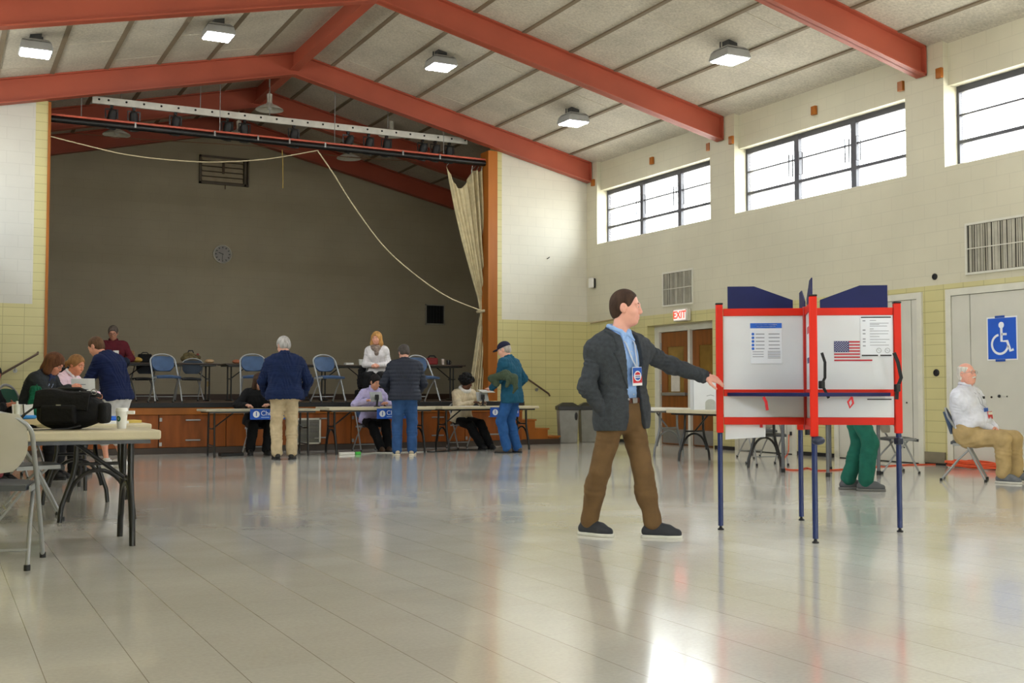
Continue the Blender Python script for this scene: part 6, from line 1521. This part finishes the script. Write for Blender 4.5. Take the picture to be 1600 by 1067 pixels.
# check-in clerks
def clerk(label, px, py, d, deg, J, skin, hairstyle, hairmat, topmat, topname, trmat, shoemat, fat=0, sc=1.0, t=.012, hands=None, collar=True, off=.02, gl=None):
    p = at(px, py, d); B = Body(label, (p.x, p.y, 0), deg, J, .010, skin, sc)
    B.skinmesh(hands or {'R': dict(pn=(0, 0, -1), curl=(25, 30, 20)), 'L': dict(pn=(0, 0, -1), curl=(25, 30, 20))}, fat=fat)
    B.hair(hairstyle, hairmat, t); face(B.r, J, sc, hairmat, LIP('of '+label[:24], (150, 84, 76)), gl)
    B.top(topname, topmat, off, .03, .97, amp=.005)
    if collar: B.collar(topmat, .012, True, 'collar', .011)
    B.trousers(trmat, .018, .95, .02, .05, .004); B.shoes(shoemat, M_soled)
    return B
M_blk = cloth('black cloth', (20, 20, 22))
sitJ = lambda **k: skeleton(**{**dict(H=1.75, sit=.46, lean=10, feet=((.12, .42, 0), (-.12, .38, 0)), hands={'R': (.14, .42, .80), 'L': (-.14, .42, .80)}, poles={'R': (.8, -.5, -.5), 'L': (-.8, -.5, -.5)}), **k})
c = CH['c1'].location
B = clerk('person in black clothes seated at the leftmost check-in table, mostly hidden', 0, 0, 1, 0, sitJ(H=1.70, lean=14, hands={'R': (.26, .40, .80), 'L': (-.1, .42, .80)}, feet=((.18, .36, -10), (-.05, .50, 0)), head=(10, -20, 0)), SK('fair', (208, 156, 134)), 'bob', HAIR('dark brown', (66, 48, 38)), M_blk, 'black_top', M_blk, M_black, collar=False)
B.r.location = (c.x-.06, c.y, 0); B.r.rotation_euler = (0, 0, R_(180))
c = CH['c2'].location
B = clerk('dark haired man in lavender shirt behind the middle check-in table', 0, 0, 1, 0, sitJ(H=1.69, lean=15, feet=((-.02, .52, 0), (-.16, .46, 0)), hands={'R': (.20, .38, .86), 'L': (-.16, .40, .82)}, head=(16, -16, 0)), SK('olive', (206, 150, 122)), 'short', HAIR('black', (30, 26, 26)), cloth('lavender shirt', (176, 168, 206)), 'shirt', M_blk, mat('brown shoe', (80, 60, 44), rough=.6), t=.018)
B.r.location = (c.x+.02, c.y-.03, 0); B.r.rotation_euler = (0, 0, R_(176))
for n in 'RL': MB().cyl(B.J['an'+n]-ZV*.01, B.J['an'+n]+ZV*.08, .044, 12).build('sock', M_white, B.r)
c = CH['c3'].location
B = clerk('young man with curly black hair and cream hoodie behind the right check-in table', 0, 0, 1, 0, sitJ(H=1.66, lean=12, feet=((-.10, .50, 0), (-.28, .50, 0)), hands={'R': (.02, .40, .82), 'L': (-.22, .40, .82)}, head=(34, -10, 0)), SK('dark', (92, 58, 42)), 'afro', HAIR('curly black', (13, 11, 10)), cloth('cream hoodie', (206, 192, 164)), 'hoodie', M_blk, mat('black and white trainer', (40, 40, 42), var=.6, scale=20), collar=False, t=.012)
B.r.location = (c.x-.06, c.y-.02, 0); B.r.rotation_euler = (0, 0, R_(188))
J = B.J; F = Fld(.01); nb = J['neck']+J['u2']*.03
pts = [nb+J['r']*.085*math.cos(a)+J['f']*(.075*math.sin(a)+.01)-J['u2']*.03*math.sin(a) for a in [2*PI*k/12 for k in range(13)]]
for a, b in zip(pts, pts[1:]): F.cap(a, b, .032, k=.02)
F.build('hood', cloth('white hood', (216, 214, 208)), B.r)
MB().cbox(J['chest']+J['f']*.15-J['u']*.02, (.09, .006, .022)).build('chest_print', mat('grey print', (176, 180, 176)), B.r, smooth=False)
for n in 'RL': MB().cyl(J['an'+n]-ZV*.01, J['an'+n]+ZV*.06, .043, 12).build('sock', M_white, B.r)

# blonde woman seated on the stage
def blonde():
    p = at(589, 585, 20.4); deg = dirdeg(-.06, -1)
    J = skeleton(1.62, sit=.43, lean=2, drop=.075, feet=((.10, .42, 0), (-.08, .46, 0)), hands={'R': (.03, .20, .66), 'L': (-.05, .20, .66)}, poles={'R': (.9, -.6, -.3), 'L': (-.9, -.6, -.3)}, head=(-10, -4, 0), w=.90)
    B = Body('blonde woman in white sweater and grey scarf seated on the stage', (p.x, p.y, SZ), deg, J, .009, SK('rosy', (226, 164, 140)))
    B.skinmesh({'R': dict(pn=(-.5, -.3, -.6), curl=(35, 40, 30)), 'L': dict(pn=(.5, -.3, -.6), curl=(35, 40, 30))}); bl = HAIR('blonde', (190, 142, 84)); B.hair('long', bl, .012, h=.007); face(B.r, J, 1.0, HAIR('brown', (74, 54, 40)), LIP('rose', (196, 88, 88)))
    B.top('sweater', cloth('white sweater', (216, 212, 214)), .018, .06, .97, bust=1, amp=.004); B.trousers(M_blk, .014, .95, .012, .05, .003); B.shoes(M_black, M_soled)
    F = Fld(.009); nb = J['neck']+J['u2']*.025
    for q, rr in ((0, .034), (.035, .030)):
        pts = [nb-J['u2']*q+J['r']*(.075+q*.4)*math.cos(a)+J['f']*((.07+q*.5)*math.sin(a)+.015)-J['u2']*.035*math.sin(a) for a in [2*PI*k/12 for k in range(13)]]
        for a, b in zip(pts, pts[1:]): F.cap(a, b, rr, k=.012)
    F.cap(nb+J['f']*.11-J['u2']*.05, nb+J['f']*.13-J['u2']*.15-J['r']*.02, .035, .04, k=.03); F.fn(wrinkle(.006, 1.3, 2)); F.build('scarf', cloth('patterned scarf', (134, 118, 108), var=.5, scale=40), B.r)
    put(make_chair('grey folding chair under the blonde woman on the stage', M_cblack, M_cblack, M_cgrey, 'blue folding chairs on the stage'), p.x, p.y-.02, R_(deg), SZ).pop('group', None)
    F = Fld(.01); F.cap((0, 0, .06), (.0, 0, -.22), .07, .09, k=.05); F.cap((.0, .02, -.1), (.04, .05, -.32), .07, .06, k=.05); F.fn(wrinkle(.01, 1, 1))
    q = at(566, 583, 20.55); r = F.build('black_coat', M_blk, None); r.location = q; tag(r, 'black coat hung over the chair left of the blonde woman', 'coat')
    bb = thing('floor_tote', 'small black bag on the stage floor below the black coat', 'bag', (at(563, 618, 20.3).x, at(563, 618, 20.3).y, SZ)); MB().cbox((0, 0, .11), (.18, .16, .22)).build('body', M_bag, bb, bevel=.03); MB().tube([(-.05, 0, .22), (-.03, 0, .28), (.03, 0, .28), (.05, 0, .22)], .008, 7).build('handle', M_strap, bb)
blonde()
# man in maroon, one ankle on the other knee, on the stage
def maroon():
    p = at(176, 585, 20.6); deg = dirdeg(.30, -.95)
    J = skeleton(1.78, sit=.47, lean=-4, feet=((.10, .40, 0), (.14, .44, -80, .42)), hands={'R': (.10, .26, .72), 'L': (-.16, .22, .74)}, poles={'R': (.9, -.6, -.3), 'L': (-.9, -.6, -.3)}, head=(-4, -22, 0), w=1.04, knee_poles={'L': (-1, .5, .8)})
    B = Body('man in maroon sweater with legs crossed seated on the stage, looking down', (p.x, p.y, SZ), deg, J, .010, SK('tan', (196, 140, 114)))
    B.skinmesh({'R': {}, 'L': {}}); gh = HAIR('grey brown', (92, 82, 74)); B.hair('short', gh, .012); face(B.r, J, 1.0, gh, LIP('fair', (196, 112, 104)), M_blackmetal)
    mr_ = cloth('maroon sweater', (88, 26, 36)); mo = B.top('sweater', mr_, .02, .04, .97, amp=.004, belly=.3); B.collar(mr_, .012, True, 'collar', .011)
    B.trousers(cloth('dark navy trousers', (32, 40, 56)), .016, .95, .016, .05, .004); B.shoes(M_black, M_soled)
    c = surf(mo, J['chest']-J['r']*.055-J['u']*.03, J['f'], .003)
    MB().cbox((0, 0, 0), (.10, .005, .07), Matrix.Translation(c) @ frame((0, 0, 0), -J['r'], J['u'])).build('name_sticker', M_white, B.r, bevel=.002)
    put(make_chair('grey folding chair under the man in maroon on the stage', M_cblack, M_cblack, M_cgrey, 'blue folding chairs on the stage'), p.x, p.y, R_(deg), SZ).pop('group', None)
maroon()
# the group at the left tables
def dark_haired():
    p = at(45, 596, 13.2); deg = dirdeg(.97, -.10)
    J = skeleton(1.70, sit=.66, lean=17, feet=((.12, .36, 0), (-.10, .30, 0)), hands={'R': (.10, .55, 1.06), 'L': (-.10, .52, 1.04)}, poles={'R': (.6, -.5, -.8), 'L': (-.6, -.5, -.8)}, head=(-4, -14, 0), curve=14)
    B = Body('woman with brown bob hair in dark grey jacket leaning over papers', (p.x, p.y, 0), deg, J, .009, SK('warm', (208, 140, 114)))
    B.skinmesh({'R': dict(pn=(-.3, -.2, -.9), curl=(20, 25, 20)), 'L': dict(pn=(.3, -.2, -.9), curl=(20, 25, 20))}); hb = HAIR('chestnut', (94, 60, 38)); B.hair('bob', hb, .012, h=.007); face(B.r, J, 1.0, hb, LIP('fair', (196, 112, 104)), M_blackmetal)
    to = B.top('jacket', cloth('dark grey jacket', (44, 48, 52)), .024, .06, .97, amp=.005); B.collar(cloth('navy trim', (40, 48, 84)), .014, True, 'jacket_collar', .013)
    B.trousers(M_blk, .016, .95, .016, .05); B.shoes(M_black, M_soled)
    c = surf(to, J['waist']+J['u']*.06+J['r']*.05, J['f'], .006); G = frame((0, 0, 0), -J['r'], J['u'])
    bd = MB().cbox((0, 0, 0), (.085, .005, .13), Matrix.Translation(c) @ G).build('badge', M_white, B.r, bevel=.002); MB().cbox((0, -.004, .02), (.07, .003, .03), Matrix.Translation(c) @ G).build('badge_red', mat('badge red', (196, 34, 48)), bd, smooth=False)
    for sd in (1, -1): MB().bar([J['neck']+J['r']*sd*.06+J['f']*.05, surf(to, J['chest']+J['u']*.08+J['r']*(sd*.045+.01), J['f'], .004), surf(to, J['chest']+J['r']*(sd*.03+.03), J['f'], .004), c+J['u']*.065], .012, .003, up=tuple(J['f'])).build('lanyard', mat('blue white lanyard', (150, 166, 200)), B.r, smooth=False)
    s = put(make_chair('tall dark chair of the woman with brown bob hair, green coat over its back', mat('green drape', (20, 84, 62), rough=.7), M_cblack, M_cgrey, None), p.x-.06, p.y+.02, R_(deg), 0); s.scale = (1, 1, 1.33); s.pop('group', None)
    q = at(54, 618, 12.85); F = Fld(.009); F.cap((0, 0, .07), (0, 0, -.22), .055, .085, k=.05); F.cap((.05, .03, .05), (.06, .04, -.2), .04, .05, k=.05); F.fn(wrinkle(.012, 1.2, 5)); o = F.build('green_coat', cloth('green coat', (18, 92, 66)), None); o.location = q; tag(o, 'green coat hung on the chair behind the woman with bob hair', 'coat')
dark_haired()
def pink_woman():
    p = at(82, 600, 13.9); deg = dirdeg(.97, -.12)
    J = skeleton(1.70, sit=.66, lean=20, feet=((.12, .36, 0), (-.10, .30, 0)), hands={'R': (.18, .46, .92), 'L': (-.16, .50, .98)}, poles={'R': (.9, -.5, -.5), 'L': (-.9, -.5, -.3)}, head=(-8, -2, 0), curve=10, w=.94)
    B = Body('woman in pale pink blouse with tied back hair, leaning toward the papers', (p.x, p.y, 0), deg, J, .009, SK('sun tanned', (202, 132, 100)))
    B.skinmesh({'R': {}, 'L': dict(pn=(.4, 0, -.9))}); hb = HAIR('dark blonde', (136, 98, 60)); B.hair('bun', hb, .010, h=.007); face(B.r, J, 1.0, HAIR('brown', (74, 54, 40)), LIP('rose', (196, 88, 88)))
    pk = cloth('pale pink blouse', (226, 198, 212)); B.top('blouse', pk, .020, .06, .97, bust=1, amp=.006, puff=1.1); B.collar(cloth('white collar', (228, 222, 226)), .010, False, 'collar', .008)
    B.trousers(M_blk, .016, .95, .016, .05); B.shoes(M_black, M_soled)
    s = put(make_chair('tall dark chair of the woman in pink', M_cblack, M_cblack, M_cgrey, None), p.x, p.y, R_(deg), 0); s.scale = (1, 1, 1.33); s.pop('group', None)
    q = at(94, 572, 14.3); F = Fld(.01); F.cap((0, 0, .0), (0, 0, -.40), .07, .11, k=.05); F.cap((-.06, 0, -.05), (.07, 0, -.05), .07, .06, k=.05); F.fn(wrinkle(.012, 1, 3)); o = F.build('black_jacket', M_blk, None); o.location = q; tag(o, 'black jacket hung up between the two women at the left', 'jacket')
    pr = thing('printed_forms', 'white printed forms held up between the women and the navy man', 'papers', at(130, 606, 13.6)); G = frame((0, 0, 0), _rt*.95+_fh*.3, ZV*.8-_fh*.5)
    MB().cbox((0, 0, 0), (.27, .004, .26), G).build('sheet', M_paper, pr, smooth=False)
    for k, w in ((.05, .12), (-.02, .18), (-.06, .16)): MB().cbox((-.03, -.003, k), (w, .002, .012), G).build('printed_line', M_ink, pr, smooth=False)
pink_woman()
def navy_bender():
    b = ground(178, 731); deg = dirdeg(-.90, .30)
    J = skeleton(1.84, lean=11, hipf=-.05, feet=((.11, -.04, 0), (-.11, .03, 6)), hands={'R': (.16, .40, .86), 'L': (-.18, .44, .94)}, poles={'R': (.6, -.6, -.3), 'L': (-.6, -.5, -.3)}, head=(4, -10, 0), w=.98, curve=24, neckf=.07, drop=.07)
    B = Body('man in navy pullover and grey shorts bending over the left table', b, deg, J, .009, SK('light', (222, 160, 136)))
    B.skinmesh({'R': dict(pn=(-.4, 0, -.9)), 'L': dict(pn=(.4, 0, -.9))}); hb = HAIR('short brown', (96, 70, 50)); B.hair('short', hb, .006); face(B.r, J, 1.0, hb, LIP('fair', (196, 112, 104)))
    nv = cloth('deep navy pullover', (18, 30, 68), bump=.3); B.top('pullover', nv, .028, .06, .98, amp=.007, puff=1.0, belly=.3, hemr=.0); B.collar(nv, .014, False, 'collar', .014)
    B.trousers(cloth('light grey shorts', (190, 190, 190)), .03, .12, .03, .06, .004, 1.05, name='shorts')
    for n in 'RL': MB().cyl(J['an'+n]-ZV*.02, J['an'+n]+ZV*.05, .042, 14).build('sock', M_white, B.r)
    B.shoes(mat('white trainer', (220, 220, 220), rough=.6), M_solew, 1.08)
navy_bender()
def edge_person():
    p = at(-40, 600, 12.6); deg = dirdeg(.95, -.15)
    J = skeleton(1.72, sit=.46, lean=12, feet=((.12, .36, 0), (-.10, .30, 0)), hands={'R': (.10, .44, .86), 'L': (-.16, .38, .84)}, poles={'R': (.7, -.6, -.4), 'L': (-.7, -.6, -.4)}, head=(0, -8, 0), curve=6)
    B = Body('dark haired person cut off by the left edge, holding an open booklet', (p.x, p.y, 0), deg, J, .010, SK('brown', (150, 92, 64)))
    B.skinmesh({'R': dict(pn=(-.2, -.2, -.9), curl=(14, 20, 18)), 'L': {}}); hb = HAIR('black', (30, 26, 26)); B.hair('short', hb, .014); face(B.r, J, 1.0, hb, LIP('brown', (130, 74, 62)))
    B.top('top', M_blk, .02, .05, .92, amp=.004); B.trousers(M_blk, .016, .95, .016, .05); B.shoes(M_black, M_soled)
    s = put(make_chair('grey folding chair of the person cut off by the left edge', M_cblack, M_cblack, M_cgrey, None), p.x, p.y, R_(deg), 0); s.pop('group', None)
edge_person()
# ------------------------------------------------------------------ light and camera
w = bpy.data.worlds.new('overcast sky'); scene.world = w; w.use_nodes = True
t = w.node_tree; bg = t.nodes['Background']
tc = t.nodes.new('ShaderNodeTexCoord'); sp = t.nodes.new('ShaderNodeSeparateXYZ'); t.links.new(tc.outputs['Generated'], sp.inputs[0])
mr = t.nodes.new('ShaderNodeMapRange'); mr.inputs[1].default_value = -.15; mr.inputs[2].default_value = .5; t.links.new(sp.outputs[2], mr.inputs[0])
mx = t.nodes.new('ShaderNodeMix'); mx.data_type = 'RGBA'; mx.inputs[6].default_value = (.62, .60, .55, 1); mx.inputs[7].default_value = (.88, .95, 1.0, 1)
t.links.new(mr.outputs[0], mx.inputs[0]); t.links.new(mx.outputs[2], bg.inputs[0]); bg.inputs[1].default_value = SKY
for k, (a, b) in enumerate(BAYS):
    for wall, s in ((WX, 1), (LX, -1)):
        ld = bpy.data.lights.new('sky_portal', 'AREA'); ld.shape = 'RECTANGLE'; ld.size = HEAD-SILL; ld.size_y = b-a
        ld.cycles.is_portal = True
        o = bpy.data.objects.new('sky_portal', ld); link(o); o.location = (wall+s*.41, (a+b)/2, (SILL+HEAD)/2)
        o.rotation_euler = (0, R_(90)*s, 0)
for a, b in REAR_FILL:  # portals of the added rear fill windows
    ld = bpy.data.lights.new('sky_portal', 'AREA'); ld.shape = 'RECTANGLE'; ld.size = b-a; ld.size_y = 2.4; ld.cycles.is_portal = True
    o = bpy.data.objects.new('sky_portal', ld); link(o); o.location = ((a+b)/2, RY-.29, 2.1); o.rotation_euler = (R_(90), 0, 0)
cam = bpy.data.cameras.new('camera'); cam.sensor_width = 36.0; cam.lens = FPX*36.0/1600.0; cam.clip_start = .05
co = bpy.data.objects.new('camera', cam); link(co)
M = Matrix((( _rt.x, _up.x, -_fw.x, 0), (_rt.y, _up.y, -_fw.y, 0), (_rt.z, _up.z, -_fw.z, CAMH), (0, 0, 0, 1)))
co.matrix_world = M
scene.camera = co
vs = scene.view_settings; scene.display_settings.display_device = 'sRGB'
vs.view_transform = 'Standard'; vs.look = 'None'; vs.gamma = 1.0; vs.use_curve_mapping = False; vs.exposure = EXPO
scene.cycles.use_denoising = True
scene.cycles.max_bounces = 10; scene.cycles.diffuse_bounces = 6; scene.cycles.glossy_bounces = 4; scene.cycles.transparent_max_bounces = 12
scene.cycles.caustics_reflective = False; scene.cycles.caustics_refractive = False
scene.cycles.sample_clamp_indirect = 12
